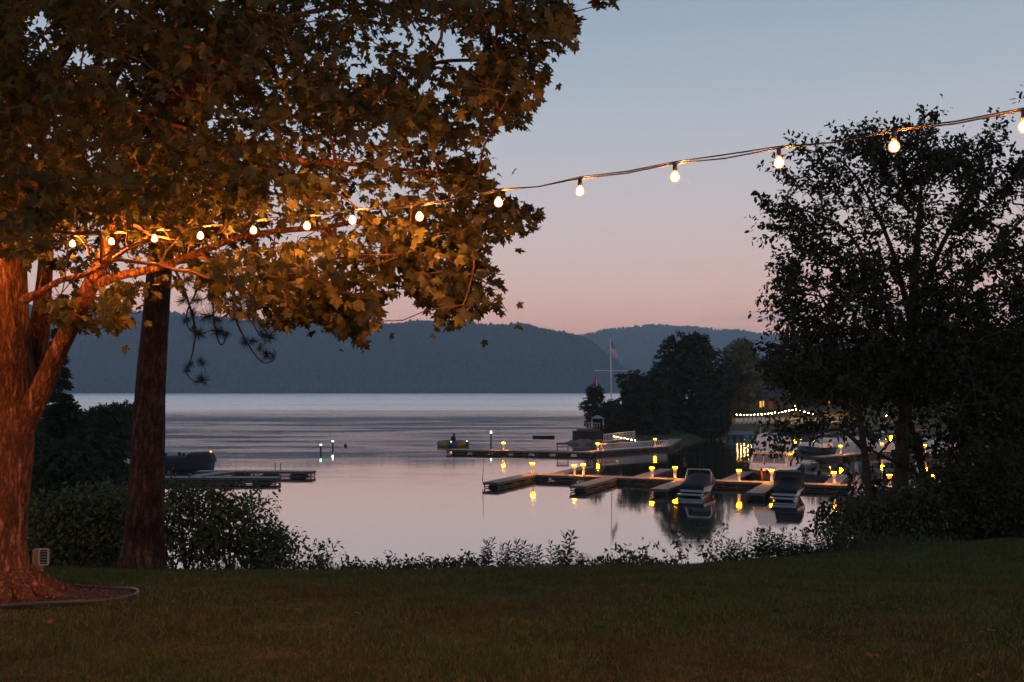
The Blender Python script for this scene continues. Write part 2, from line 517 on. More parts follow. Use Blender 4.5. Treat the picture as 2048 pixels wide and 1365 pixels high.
def water_mat():
    m = bpy.data.materials.new('lake_water')
    m.use_nodes = True
    t = m.node_tree
    t.nodes.clear()
    n = t.nodes.new
    l = t.links.new
    o = n('ShaderNodeOutputMaterial')
    co = n('ShaderNodeTexCoord')
    # fine ripples, longer across the view
    mp1 = n('ShaderNodeMapping'); mp1.inputs['Scale'].default_value = (0.16, 0.42, 1)
    l(co.outputs['Object'], mp1.inputs['Vector'])
    n1 = n('ShaderNodeTexNoise'); n1.inputs['Scale'].default_value = 0.9; n1.inputs['Detail'].default_value = 6; n1.inputs['Roughness'].default_value = 0.62
    l(mp1.outputs[0], n1.inputs['Vector'])
    # wind patches
    mp2 = n('ShaderNodeMapping'); mp2.inputs['Scale'].default_value = (0.0035, 0.011, 1); mp2.inputs['Location'].default_value = (3.1, 0.4, 0)
    l(co.outputs['Object'], mp2.inputs['Vector'])
    n2 = n('ShaderNodeTexNoise'); n2.inputs['Scale'].default_value = 1.0; n2.inputs['Detail'].default_value = 3
    l(mp2.outputs[0], n2.inputs['Vector'])
    se = n('ShaderNodeSeparateXYZ'); l(co.outputs['Object'], se.inputs[0])
    far = n('ShaderNodeMapRange'); far.interpolation_type = 'SMOOTHSTEP'
    far.inputs['From Min'].default_value = 70; far.inputs['From Max'].default_value = 260
    far.inputs['To Min'].default_value = 0.17; far.inputs['To Max'].default_value = 1.0
    l(se.outputs['Y'], far.inputs['Value'])
    far2 = n('ShaderNodeMapRange'); far2.interpolation_type = 'SMOOTHSTEP'
    far2.inputs['From Min'].default_value = 480; far2.inputs['From Max'].default_value = 1000
    far2.inputs['To Min'].default_value = 1.0; far2.inputs['To Max'].default_value = 0.35
    l(se.outputs['Y'], far2.inputs['Value'])
    pr = n('ShaderNodeMapRange')
    pr.inputs['From Min'].default_value = 0.38; pr.inputs['From Max'].default_value = 0.58
    pr.inputs['To Min'].default_value = 0.22; pr.inputs['To Max'].default_value = 1.0
    l(n2.outputs['Fac'], pr.inputs['Value'])
    a = n('ShaderNodeMath'); a.operation = 'MULTIPLY'; l(far.outputs[0], a.inputs[0]); l(pr.outputs[0], a.inputs[1])
    b = n('ShaderNodeMath'); b.operation = 'MULTIPLY'; l(a.outputs[0], b.inputs[0]); l(far2.outputs[0], b.inputs[1])
    mp4 = n('ShaderNodeMapping'); mp4.inputs['Scale'].default_value = (0.03, 0.1, 1)
    l(co.outputs['Object'], mp4.inputs['Vector'])
    n4 = n('ShaderNodeTexNoise'); n4.inputs['Scale'].default_value = 1.0; n4.inputs['Detail'].default_value = 5; n4.inputs['Roughness'].default_value = 0.6
    l(mp4.outputs[0], n4.inputs['Vector'])
    gr = n('ShaderNodeMapRange')
    gr.inputs['From Min'].default_value = 0.42; gr.inputs['From Max'].default_value = 0.6
    gr.inputs['To Min'].default_value = 0.12; gr.inputs['To Max'].default_value = 0.95
    l(n4.outputs['Fac'], gr.inputs['Value'])
    b2 = n('ShaderNodeMath'); b2.operation = 'MULTIPLY'; l(b.outputs[0], b2.inputs[0]); l(gr.outputs[0], b2.inputs[1])
    bp = n('ShaderNodeBump')
    bp.inputs['Distance'].default_value = 0.23
    l(b2.outputs[0], bp.inputs['Strength'])
    l(n1.outputs['Fac'], bp.inputs['Height'])
    far3 = n('ShaderNodeMapRange'); far3.interpolation_type = 'SMOOTHSTEP'
    far3.inputs['From Min'].default_value = 170; far3.inputs['From Max'].default_value = 520
    l(se.outputs['Y'], far3.inputs['Value'])
    rb = n('ShaderNodeMath'); rb.operation = 'MULTIPLY'; l(pr.outputs[0], rb.inputs[0]); l(far3.outputs[0], rb.inputs[1])
    rb2 = rb; rb = n('ShaderNodeMath'); rb.operation = 'MULTIPLY'; rb.inputs[1].default_value = 0.4; l(rb2.outputs[0], rb.inputs[0])
    rc = n('ShaderNodeMath'); rc.operation = 'MULTIPLY_ADD'; rc.inputs[1].default_value = 0.6; l(far3.outputs[0], rc.inputs[0]); l(rb.outputs[0], rc.inputs[2])
    ro = n('ShaderNodeMapRange'); ro.inputs['To Min'].default_value = 0.045; ro.inputs['To Max'].default_value = 0.3
    l(rc.outputs[0], ro.inputs['Value'])
    gl = n('ShaderNodeBsdfGlossy'); gl.distribution = 'MULTI_GGX'
    l(ro.outputs[0], gl.inputs['Roughness'])
    gl.inputs['Color'].default_value = (0.97, 0.97, 0.97, 1)
    l(bp.outputs[0], gl.inputs['Normal'])
    df = n('ShaderNodeBsdfDiffuse'); df.inputs['Color'].default_value = (0.012, 0.018, 0.022, 1)
    fr = n('ShaderNodeFresnel'); fr.inputs['IOR'].default_value = 1.4
    l(bp.outputs[0], fr.inputs['Normal'])
    pw_ = n('ShaderNodeMath'); pw_.operation = 'POWER'; pw_.inputs[1].default_value = 0.26; l(fr.outputs[0], pw_.inputs[0])
    mx = n('ShaderNodeMixShader')
    l(pw_.outputs[0], mx.inputs[0]); l(df.outputs[0], mx.inputs[1]); l(gl.outputs[0], mx.inputs[2])
    l(mx.outputs[0], o.inputs['Surface'])
    return m


tag(MB().add([(-8500, 15, W), (8500, 15, W), (8500, 9000, W), (-8500, 9000, W)], [(0, 1, 2, 3)]).build('lake_water', water_mat()), kind='structure')

RIDGE_A = np.array([(-700, 640), (-400, 612), (-150, 600), (60, 616), (160, 622), (270, 628), (340, 633), (420, 640), (480, 646), (560, 645), (640, 645), (700, 652), (770, 657), (800, 651), (850, 648), (905, 646), (950, 651), (1010, 658), (1060, 659), (1100, 666), (1135, 672), (1165, 682), (1200, 704), (1240, 735), (1290, 765), (1335, 783)], float)
RIDGE_B = np.array([(960, 783), (1040, 735), (1100, 695), (1150, 676), (1180, 670), (1215, 661), (1260, 659), (1330, 656), (1400, 658), (1450, 664), (1500, 669), (1560, 678), (1620, 684), (1700, 682), (1900, 690), (2200, 680), (2600, 700)], float)


def hill_fn(ridge, y0, yr, amp):
    def f(X, Y):
        X = np.asarray(X, float); Y = np.asarray(Y, float)
        px = 1024 + X / yr * F          # ridge line fixed at the ridge's own distance
        r = (781 - np.interp(px, ridge[:, 0], ridge[:, 1])) / F * yr + EYE - W
        t = (Y - y0) / (yr - y0)
        prof = np.where(t < 1, smooth(-0.02, 1.05, t) ** 0.8, 1 - 0.35 * smooth(1, 1.8, t))
        gul = 1 + amp * np.sin(X * 0.011 + np.sin(Y * 0.006) * 2) * np.sin(t * 3.1) + amp * 0.6 * np.sin(X * 0.027 + 1.3) * np.sin(t * 3.1)
        return W - 3 + (np.maximum(r, 0) + 3) * prof * gul
    return f


hill_a = hill_fn(RIDGE_A, 2600, 3300, 0.12)
hill_b = hill_fn(RIDGE_B, 4300, 5300, 0.12)
grid_mesh('hills', np.linspace(-2900, 600, 250), np.linspace(2560, 3900, 40), hill_a, M['hill'])
grid_mesh('far_hills', np.linspace(-250, 4200, 200), np.linspace(4250, 6100, 36), hill_b, M['hill'])


def forest(name, f, n, x0, x1, y0, y1, h0, h1):
    x = rng.uniform(x0, x1, n); y = y0 + (y1 - y0) * rng.uniform(0, 1, n) ** 0.8
    z = f(x, y)
    ok = z > W + 1.5
    x, y, z = x[ok], y[ok], z[ok]
    n = len(x)
    h = rng.uniform(h0, h1, n) * np.where(rng.uniform(0, 1, n) < 0.12, 1.35, 1)
    conif = rng.uniform(0, 1, n) < 0.4
    r = np.where(conif, h * 0.2, h * 0.42)
    k = 5
    V, T = [], []
    ang = rng.uniform(0, 6.28, n)
    rings = [(1.0, 0.0), (np.where(conif, 0.62, 1.0), 0.45), (np.where(conif, 0.28, 0.62), 0.8)]
    for rr, zz in rings:
        for j in range(k):
            a = ang + j * 2 * math.pi / k
            V.append(np.stack([x + r * rr * np.cos(a), y + r * rr * np.sin(a), z - 1 + h * zz], 1))
    V.append(np.stack([x, y, z - 1 + h], 1))
    V = np.stack(V, 1)                     # n, 16, 3
    for i in range(2):
        for j in range(k):
            a, b = i * k + j, i * k + (j + 1) % k
            T += [(a, b, b + k), (a, b + k, a + k)]
    for j in range(k):
        T.append((2 * k + j, 2 * k + (j + 1) % k, 3 * k))
    T = np.array(T)
    TT = (T[None] + (np.arange(n) * (3 * k + 1))[:, None, None]).reshape(-1, 3)
    o = mesh_np(name, V.reshape(-1, 3), TT, M['forest'])
    tag(o, kind='stuff')
    return o


tag(forest('hillside_forest', hill_a, 24000, -2850, 560, 2600, 3420, 7, 15), 'dark blue wooded ridge across the lake', 'forest')
tag(forest('distant_forest', hill_b, 14000, -200, 3600, 4300, 5450, 9, 18), 'pale hazy wooded hill behind the darker ridge', 'forest')


# shore of the wooded point (right) and of the left bank
def point_z(X, Y):
    ys = 148 + 21 * smooth(24, 36, X) - 55 * smooth(70, 110, X)
    xl = 8 + np.maximum(Y - 150, 0) * 0.16
    d = np.minimum(Y - ys, (X - xl) * 0.9)
    z = W + np.where(d < 0, d * 0.25, 0.09 * d + 0.25 * smooth(0, 2, d))
    return np.clip(z + 0.12 * np.sin(X * 0.5) * np.sin(Y * 0.4), W - 2.2, W + 5.2)


def left_z(X, Y):
    xs = -17 - 0.33 * np.maximum(Y - 26, 0)
    d = np.minimum(xs - X, 118 - Y)
    return np.clip(W + np.where(d < 0, d * 0.25, 0.12 * d + 0.2), W - 2.2, W + 4)


grid_mesh('point_ground', np.linspace(2, 190, 120), np.linspace(90, 420, 150), point_z, M['shore'])
grid_mesh('bank_ground', np.linspace(-150, -12, 80), np.linspace(24, 125, 60), left_z, M['shore'])

# ------------------------------------------------------------------ foliage machinery
MAPLE = [(0, 0), (0.2, -0.1), (0.46, 0.02), (0.3, 0.16), (0.5, 0.26), (0.66, 0.52), (0.44, 0.5), (0.2, 0.46), (0.3, 0.7), (0.12, 0.74), (0, 1.02)]


def maple_template():
    half = MAPLE
    pts = half + [(-x, y) for x, y in half[-2:0:-1]]
    V = [(0, 0.34, 0.0)] + [(x, y, -0.22 * abs(x) - 0.16 * max(y - 0.4, 0) ** 2) for x, y in pts]
    n = len(pts)
    T = [(0, 1 + i, 1 + (i + 1) % n) for i in range(n)]
    return np.array(V), np.array(T)


def oval_template(w=0.26):
    V = [(0, 0, 0), (w * 0.8, 0.28, -0.03), (w, 0.5, -0.05), (w * 0.55, 0.8, -0.1), (0, 1, -0.18), (-w * 0.55, 0.8, -0.1), (-w, 0.5, -0.05), (-w * 0.8, 0.28, -0.03), (0, 0.5, 0.03)]
    T = [(8, i, (i + 1) % 8) for i in range(8)]
    return np.array(V), np.array(T)


def clump_template():
    """a small spray of five leaf blades seen from afar"""
    V, T = [], []
    for a, l in ((0, 1.0), (1.1, 0.8), (-1.1, 0.8), (2.3, 0.6), (-2.3, 0.6)):
        b = len(V)
        d = np.array((math.sin(a), math.cos(a))); s = np.array((d[1], -d[0]))
        for p, z in ((d * 0.0, 0), (d * 0.5 * l + s * 0.22, -0.06), (d * l, -0.2), (d * 0.5 * l - s * 0.22, -0.06)):
            V.append((p[0], p[1], z))
        T += [(b, b + 1, b + 2), (b, b + 2, b + 3)]
    return np.array(V), np.array(T)


TM, TO, TL, TC = maple_template(), oval_template(0.28), oval_template(0.13), clump_template()


def unit(a):
    return a / (np.linalg.norm(a, axis=-1, keepdims=True) + 1e-9)


def leaves(pos, axis, nrm, size, tmpl):
    """instances of a leaf template as one triangle soup"""
    tv, tt = tmpl
    axis = unit(axis)
    side = unit(np.cross(axis, nrm))
    nn = np.cross(side, axis)
    s = size[:, None, None]
    curl = rng.uniform(0.2, 2.6, len(pos))[:, None, None]
    V = pos[:, None, :] + s * (tv[None, :, 0:1] * side[:, None, :] + tv[None, :, 1:2] * axis[:, None, :] + curl * tv[None, :, 2:3] * nn[:, None, :])
    T = (tt[None] + (np.arange(len(pos)) * len(tv))[:, None, None]).reshape(-1, 3)
    return V.reshape(-1, 3), T


def spray_leaves(C, D, per, length, size, tmpl, droop=0.5, spread=0.12, keep=None, flat=0.6):
    """per leaves along a twig that runs from C in direction D"""
    n = len(C)
    D = unit(D)
    t = rng.uniform(-0.15, 1.0, (n, per))
    p = C[:, None, :] + D[:, None, :] * (t * length)[:, :, None] + rng.normal(0, spread, (n, per, 3))
    p[:, :, 2] -= droop * length * np.clip(t, 0, 1) ** 2 * 0.5
    ax = D[:, None, :] * 0.5 + rng.normal(0, 0.6, (n, per, 3)) + np.array((0, 0, -droop))
    nr = rng.normal(0, 1 - flat, (n, per, 3)) + np.array((0, 0, 1.0)) * flat + D[:, None, :] * 0.25
    s = size * rng.uniform(0.5, 1.2, (n, per))
    p, ax, nr, s = p.reshape(-1, 3), ax.reshape(-1, 3), nr.reshape(-1, 3), s.ravel()
    if keep is not None:
        k = keep(p)
        p, ax, nr, s = p[k], ax[k], nr[k], s[k]
    return leaves(p, ax, nr, s, tmpl)


class Skeleton:
    """branches grown by hooking every twig to the nearest wood already there"""
    def __init__(s):
        s.p, s.par, s.rad = [], [], []

    def line(s, pts, radii, par=-1):
        for q, r in zip(pts, radii):
            s.p.append(np.array(q, float)); s.par.append(par); s.rad.append(r)
            par = len(s.p) - 1
        return par

    def hook(s, C, rmin=0.006, start=0, sag=0.06):
        pts = np.zeros((len(s.p) + 3 * len(C) + 4, 3)); pts[:len(s.p)] = s.p
        n = len(s.p)
        d0 = np.min(np.linalg.norm(C[:, None] - pts[None, start:n], axis=2), axis=1)
        ends = {}
        for i in np.argsort(d0):
            c = C[i]
            d = np.linalg.norm(pts[start:n] - c, axis=1) + 0.5 * np.maximum(pts[start:n, 2] - c[2], 0)
            j = start + int(np.argmin(d))
            a = pts[j]
            par = j
            ln = np.linalg.norm(c - a)
            for f in (0.34, 0.67):
                q = a + (c - a) * f + rng.normal(0, 0.035 * ln, 3) + np.array((0, 0, sag * ln))
                s.p.append(q); s.par.append(par); s.rad.append(0); pts[n] = q; par = n; n += 1
            s.p.append(c.copy()); s.par.append(par); s.rad.append(0); pts[n] = c; n += 1
            ends[i] = n - 1
        cnt = np.zeros(n)
        for i in ends.values(): cnt[i] += 1
        for i in range(n - 1, -1, -1):
            if s.par[i] >= 0: cnt[s.par[i]] += cnt[i]
        for i in range(n):
            if s.rad[i] == 0: s.rad[i] = rmin * max(cnt[i], 1) ** 0.37
        # direction of the last stretch of each twig
        D = np.array([s.p[ends[i]] - s.p[s.par[s.par[ends[i]]]] for i in range(len(C))])
        return D

    def wood(s, first, k=5, clear=None):
        V, T = [], []
        P_, par, R = np.array(s.p), np.array(s.par), np.array(s.rad)
        idx = np.array([i for i in range(first, len(P_)) if par[i] >= 0])
        if clear is not None: idx = idx[clear((P_[par[idx]] + P_[idx]) / 2) & clear(P_[idx])]
        a, b = P_[par[idx]], P_[idx]
        ra, rb = np.minimum(R[par[idx]], R[idx] * 1.5), R[idx]
        d = unit(b - a)
        up = np.where(np.abs(d[:, 2:3]) < 0.9, np.array((0, 0, 1.0)), np.array((0, 1.0, 0)))
        x = unit(np.cross(d, up)); y = np.cross(x, d)
        ang = np.linspace(0, 2 * math.pi, k, endpoint=False)
        ring = x[:, None, :] * np.cos(ang)[None, :, None] + y[:, None, :] * np.sin(ang)[None, :, None]
        V = np.concatenate([a[:, None] - d[:, None] * 0.004 + ring * ra[:, None, None], b[:, None] + d[:, None] * 0.004 + ring * rb[:, None, None]], 1)
        Q = np.array([(j, (j + 1) % k, (j + 1) % k + k, j + k) for j in range(k)])
        Q = (Q[None] + (np.arange(len(idx)) * 2 * k)[:, None, None]).reshape(-1, 4)
        return V.reshape(-1, 3), Q


def in_poly(x, y, poly):
    poly = np.array(poly, float)
    inside = np.zeros(len(x), bool)
    j = len(poly) - 1
    for i in range(len(poly)):
        xi, yi, xj, yj = *poly[i], *poly[j]
        c = ((yi > y) != (yj > y)) & (x < (xj - xi) * (y - yi) / (yj - yi + 1e-12) + xi)
        inside ^= c
        j = i
    return inside


def project(p):
    d = p - np.array((0, 0, EYE))
    f = d[:, 1] * ct + d[:, 2] * st
    u = d[:, 0]
    v = -d[:, 1] * st + d[:, 2] * ct
    return 1024 + F * u / f, 682.5 - F * v / f


def limb(pts, n=8, k=10, rough=0.05, seed=0):
    """resample a branch (x, y, z, r) smoothly and give its bark an uneven section"""
    pts = np.array(pts, float)
    t = np.linspace(0, len(pts) - 1, (len(pts) - 1) * n + 1)
    i = np.clip(t.astype(int), 0, len(pts) - 2); f = (t - i)[:, None]
    g = lambda q: pts[np.clip(q, 0, len(pts) - 1)]
    p0, p1, p2, p3 = g(i - 1), g(i), g(i + 1), g(i + 2)
    c = 0.5 * ((2 * p1) + (p2 - p0) * f + (2 * p0 - 5 * p1 + 4 * p2 - p3) * f ** 2 + (3 * p1 - p0 - 3 * p2 + p3) * f ** 3)
    r_ = random.Random(seed)
    ph = [r_.uniform(0, 6.28) for _ in range(6)]
    rings = []
    for q, p in enumerate(c):
        d = c[min(q + 1, len(c) - 1), :3] - c[max(q - 1, 0), :3]
        d /= np.linalg.norm(d) + 1e-9
        ref = np.array((0, 1.0, 0)) if abs(d[1]) < 0.8 else np.array((1.0, 0, 0))
        a = np.cross(d, ref); a /= np.linalg.norm(a); b = np.cross(a, d)
        ring = []
        for t_ in np.linspace(0, 2 * math.pi, k, endpoint=False):
            rr = p[3] * (1 + rough * (math.sin(3 * t_ + ph[0] + q * 0.12) + 0.7 * math.sin(7 * t_ + ph[1] - q * 0.2) + 0.5 * math.sin(11 * t_ + ph[2] + q * 0.45)))
            ring.append(p[:3] + rr * (a * math.cos(t_) + b * math.sin(t_)))
        rings.append(ring)
    return rings


# ------------------------------------------------------------------ string of lamps over the lawn (needed early: leaves keep clear of it)
D0 = 9.0
def bulb_at(n):
    d = D0 * (1 - 0.0391 * n)
    X = (-879 + n * 106.4) / F * D0
    ys = np.interp(n, [-4, 0, 1, 2, 3, 4, 5, 6, 7, 8, 9, 10, 11, 12, 13, 20], [478, 484, 479, 473, 467, 456, 447, 435, 428, 399, 376, 347, 318, 285, 245, -300])
    xs = np.interp(n, range(14), [145, 223, 309, 401, 507, 614, 705, 839, 997, 1160, 1350, 1558, 1788, 2048])
    if 0 <= n <= 13:
        p = P(xs, ys, d)
    elif n > 13:
        p = np.array((X, d, P(2048, 245, bulb_at(13)[1])[2] + (n - 13) * 0.04))
    else:
        a = bulb_at(0)
        p = a + np.array((-0.62, -0.2, 0.03)) if n == -1 else a + np.array((-0.86, -0.28, 0.03)) + np.array((-0.17, -0.56, 0.0)) * (-n - 2)
    return p


NB = list(range(0, 14)) + [-2, -3, -4, -5, -6, -7]  # negatives are unseen bulbs past the left edge, added to light the trunk
BULBS = {n: bulb_at(n) for n in range(-8, 20)}

# ------------------------------------------------------------------ maple
TX, TY = -4.93, 9.75
TZ = float(lawn_z(TX, TY))
maple = thing('maple_tree', 'large maple with orange lit trunk and leaves at left over the lamp string', 'tree', (TX, TY, TZ))


def px_limb(pts, Y):
    """(px, py, width px, dY) -> world limb"""
    r = []
    for q in pts:
        y = Y + q[3]
        p = P(q[0], q[1], y)
        r.append((*p, q[2] / 2 / F * y))
    return r


trunk = px_limb([(-2, 1235, 186, 0), (-3, 1190, 146, 0), (-4, 1140, 118, 0), (-4, 1050, 107, 0), (0, 900, 122, 0), (-2, 770, 126, 0.02), (-6, 640, 118, 0.05), (-8, 480, 112, 0.1), (-14, 320, 104, 0.15), (-6, 180, 92, 0.25), (4, 60, 80, 0.4), (16, -150, 64, 0.6), (20, -500, 42, 0.9), (40, -900, 18, 1.2)], TY)
mb = MB()
rings = limb(trunk, 8, 28, 0.022, 3)
# root flare: lobes at the foot
for q in range(0, 14):
    c = np.mean(rings[q], axis=0)
    w = (1 - q / 14) ** 2
    for j, p in enumerate(rings[q]):
        a = 2 * math.pi * j / 28
        k = 1 + w * (0.12 * math.sin(4 * a + 0.6) + 0.07 * math.sin(7 * a + 2))
        rings[q][j] = c + (p - c) * k
mb.loft(rings, True, True, True, True)
for ang, ln in ((-0.35, 0.62), (0.5, 0.45), (-1.1, 0.7), (-2.0, 0.5), (2.6, 0.6), (-0.75, 0.55)):
    d = np.array((math.cos(ang), math.sin(ang), 0))
    b = np.array((TX, TY, 0))
    pts = []
    for s_, h_, r_ in ((0.14, 0.26, 0.1), (0.34, 0.12, 0.09), (0.36 + ln * 0.4, 0.03, 0.075), (0.36 + ln * 0.8, -0.035, 0.05)):
        q = b + d * s_
        pts.append((q[0], q[1], float(lawn_z(q[0], q[1])) + h_, r_))
    mb.loft(limb(pts, 5, 9, 0.07, int(ang * 10) + 40), True, True, True, True)
mb.build('trunk', M['maple_bark'], maple)
LIMBS = [
    # big fork to the right
    [(14, 925, 60, 0.0), (44, 850, 56, 0.0), (82, 778, 44, -0.05), (114, 706, 38, -0.1), (148, 640, 35, -0.2), (186, 560, 33, -0.3), (215, 500, 31, -0.4), (248, 430, 32, -0.5), (300, 330, 26, -0.7), (360, 220, 20, -0.9), (420, 120, 16, -1.1), (500, 0, 12, -1.3), (590, -150, 8, -1.5)],
    # second stem close behind the trunk
    [(40, 880, 46, 0.35), (62, 760, 44, 0.4), (78, 660, 40, 0.5), (88, 560, 30, 0.7), (100, 450, 26, 0.9), (150, 300, 24, 1.2), (230, 150, 20, 1.6), (320, 0, 16, 2.0), (430, -160, 10, 2.4)],
    # long branch running right under the lamps
    [(190, 572, 22, -0.3), (240, 552, 18, -0.35), (320, 535, 16, -0.4), (390, 508, 15, -0.45), (470, 478, 14, -0.5), (560, 462, 12, -0.6), (650, 455, 11, -0.8), (740, 440, 9, -1.0), (840, 445, 7, -1.2), (930, 470, 4, -1.3)],
    # short branch from the trunk
    [(48, 600, 22, -0.2), (80, 585, 14, -0.35), (120, 562, 12, -0.5), (175, 548, 11, -0.7), (230, 515, 9, -1.0), (300, 470, 6, -1.3)],
    # bough upper left, seen bright against the sky
    [(2, 330, 46, 0.2), (40, 260, 34, 0.0), (75, 200, 30, -0.2), (120, 120, 28, -0.4), (170, 40, 24, -0.6), (230, -60, 20, -0.8)],
    # high branch with the bare pink stretch
    [(215, 500, 18, -0.4), (260, 300, 16, -1.2), (312, 220, 15, -1.6), (370, 180, 14, -1.8), (430, 125, 13, -2.0), (520, 60, 11, -2.0), (640, 20, 9, -2.0), (780, 10, 7, -2.0), (950, 30, 5, -1.9)],
    # middle sprays to the right
    [(300, 330, 14, -0.7), (400, 290, 13, -0.9), (500, 300, 12, -1.0), (600, 320, 11, -1.1), (720, 330, 9, -1.2), (850, 345, 7, -1.2), (980, 370, 4, -1.3)],
    [(248, 430, 16, 0.3), (380, 420, 14, 1.0), (500, 520, 12, 1.4), (600, 560, 9, 1.5), (690, 620, 6, 1.5)],
    [(320, 0, 16, 2.0), (480, 80, 14, 1.6), (620, 160, 12, 1.2), (740, 200, 10, 0.8), (860, 130, 8, 0.4), (980, 120, 6, 0.0), (1080, 110, 4, -0.2)],
    [(430, -160, 20, 2.0), (650, -120, 16, 1.0), (850, -60, 12, 0.3), (1000, 0, 9, 0.0), (1150, -20, 6, 0), (1210, 0, 3, 0)],
    [(650, 455, 10, -0.8), (740, 520, 8, -0.6), (840, 540, 7, -0.5), (930, 580, 5, -0.5), (990, 610, 3, -0.5)],
]
sk = Skeleton()
for i, lb in enumerate(LIMBS):
    w = px_limb(lb, TY)
    MB().loft(limb(w, 6, 10, 0.04, i + 5), True, True, True, True).build('limb', M['maple_bark'], maple)
    pr = np.array(w)
    tt = np.linspace(0, len(pr) - 1, len(pr) * 3)
    pts = np.stack([np.interp(tt, range(len(pr)), pr[:, k]) for k in range(4)], 1)
    sk.line(pts[:, :3], pts[:, 3])
first = len(sk.p)

MASK = [(-350, -420), (1150, -420), (1190, -60), (1250, -30), (1244, 6), (1222, 20), (1196, 6), (1180, -30), (1140, -8), (1156, 50), (1158, 90), (1123, 92), (1098, 134), (1095, 162), (1078, 190), (1056, 225), (1050, 244), (989, 258), (975, 288), (943, 285), (905, 268), (890, 274), (933, 297), (972, 316), (1000, 348), (978, 358), (989, 376), (1017, 389), (1064, 402), (1082, 428), (1080, 458), (1010, 466), (985, 472), (965, 478), (977, 504), (984, 535), (1006, 570), (1012, 616), (983, 610), (945, 618), (931, 638), (909, 648), (895, 640), (873, 628), (874, 600), (848, 600), (832, 594), (810, 582), (780, 584), (760, 580), (766, 618), (757, 634), (738, 655), (738, 672), (728, 686), (712, 680), (700, 664), (655, 658), (648, 640), (622, 634), (596, 645), (560, 645), (530, 640), (480, 625), (452, 620), (446, 592), (410, 580), (380, 586), (342, 566), (318, 590), (284, 604), (278, 620), (236, 655), (180, 662), (112, 648), (70, 645), (92, 606), (150, 580), (112, 530), (62, 520), (-60, 470), (-350, 420)]
GAPS = [((915, 100), (66, 46), 0.92), ((718, 395), (24, 26), 0.9), ((75, 60), (42, 50), 0.85), ((150, 105), (46, 36), 0.85), ((850, 60), (40, 26), 0.6), ((845, 272), (42, 20), 0.6), ((560, 400), (50, 40), 0.5), ((700, 570), (40, 26), 0.7), ((640, 600), (34, 24), 0.5), ((470, 590), (40, 26), 0.5), ((80, 565), (34, 34), 0.97), ((890, 450), (50, 22), 0.5), ((460, 250), (60, 40), 0.35), ((800, 480), (40, 14), 0.5)]


def sample_mask(n, mask, gaps, yfun, box, dens=None):
    got = []
    while sum(len(g) for g in got) < n:
        x = rng.uniform(box[0], box[2], 4000); y = rng.uniform(box[1], box[3], 4000)
        k = in_poly(x, y, mask)
        for (cx, cy), (rx, ry), pr in gaps:
            k &= ~((((x - cx) / rx) ** 2 + ((y - cy) / ry) ** 2 < 1) & (rng.uniform(0, 1, 4000) < pr))
        if dens is not None:
            k &= rng.uniform(0, 1, 4000) < dens(x, y)
        x, y = x[k], y[k]
        got.append(np.stack([x, y], 1))
    xy = np.concatenate(got)[:n]
    Y = yfun(xy[:, 0], xy[:, 1])
    return np.array([P(a, b, c) for (a, b), c in zip(xy, Y)]), xy


def maple_depth(x, y):
    n = len(x)
    base = TY - 0.6 - 1.0 * smooth(300, 1000, x)
    sp = 2.6 - 1.3 * smooth(300, 1050, x)
    return np.clip(base + rng.normal(0, 1, n) * sp * 0.75 + 0.3, 6.6, 14.0)


def clump(x, y, w):
    return 0.5 + 0.5 * np.sin(x / w + 1.7 * np.sin(y / (w * 1.6))) * np.sin(y / (w * 0.8) + 1.4 * np.sin(x / (w * 1.3) + 2))


def maple_dens(x, y):
    d = (1.0 - 0.4 * smooth(500, 1000, x)) * (1 - smooth(380, 700, x) * 0.9 * (clump(x, y, 29) < 0.5))
    d *= np.where(y < -60, 0.4, 1.0)
    d *= np.where(x < -60, 0.3, 1.0)
    d *= np.where((y > 490) & (x < 520), np.where(clump(x, y, 20) > 0.5, 0.6, 0.12), 1.0)
    return d


C, XY = sample_mask(2150, MASK, GAPS, maple_depth, (-340, -400, 1250, 700), maple_dens)
M_ARCS = [[(560, 520), (660, 590), (738, 684)], [(600, 560), (690, 590), (768, 624)], [(760, 480), (860, 550), (908, 648)], [(800, 480), (930, 550), (1014, 620)], [(850, 440), (950, 490), (1010, 568)],
          [(880, 420), (1000, 395), (1082, 455)], [(860, 360), (940, 335), (1004, 374)], [(900, 100), (1040, 50), (1158, 62)], [(900, 160), (1000, 180), (1054, 244)], [(940, 150), (1030, 135), (1097, 160)],
          [(800, 240), (900, 250), (976, 292)], [(980, 20), (1080, 20), (1160, 92)], [(500, 560), (580, 600), (602, 650)], [(380, 500), (440, 550), (450, 618)], [(640, 560), (690, 620), (716, 690)], [(780, 500), (840, 550), (872, 630)],
          [(200, 590), (240, 600), (236, 660)], [(120, 570), (110, 610), (130, 652)], [(860, 470), (930, 470), (1008, 470)], [(620, 590), (650, 620), (660, 668)]]
mp_, mx_ = [], []
for arc in M_ARCS:
    (x0, y0), (x1, y1), (x2, y2) = arc
    yy = TY - 0.5 - 0.9 * float(smooth(200, 1000, x2)) + random.uniform(-0.5, 0.5)
    for q in np.linspace(0.15, 0.97, 11):
        x = (1 - q) ** 2 * x0 + 2 * q * (1 - q) * x1 + q * q * x2 + random.gauss(0, 7); y = (1 - q) ** 2 * y0 + 2 * q * (1 - q) * y1 + q * q * y2 + random.gauss(0, 7)
        mp_.append(P(x, y - 8, yy + random.gauss(0, 0.2)))
C = np.concatenate([C, mp_])
Dv = sk.hook(C, 0.0038, 0, 0.02)
bpx = {n: project(BULBS[n][None])for n in range(0, 14)}


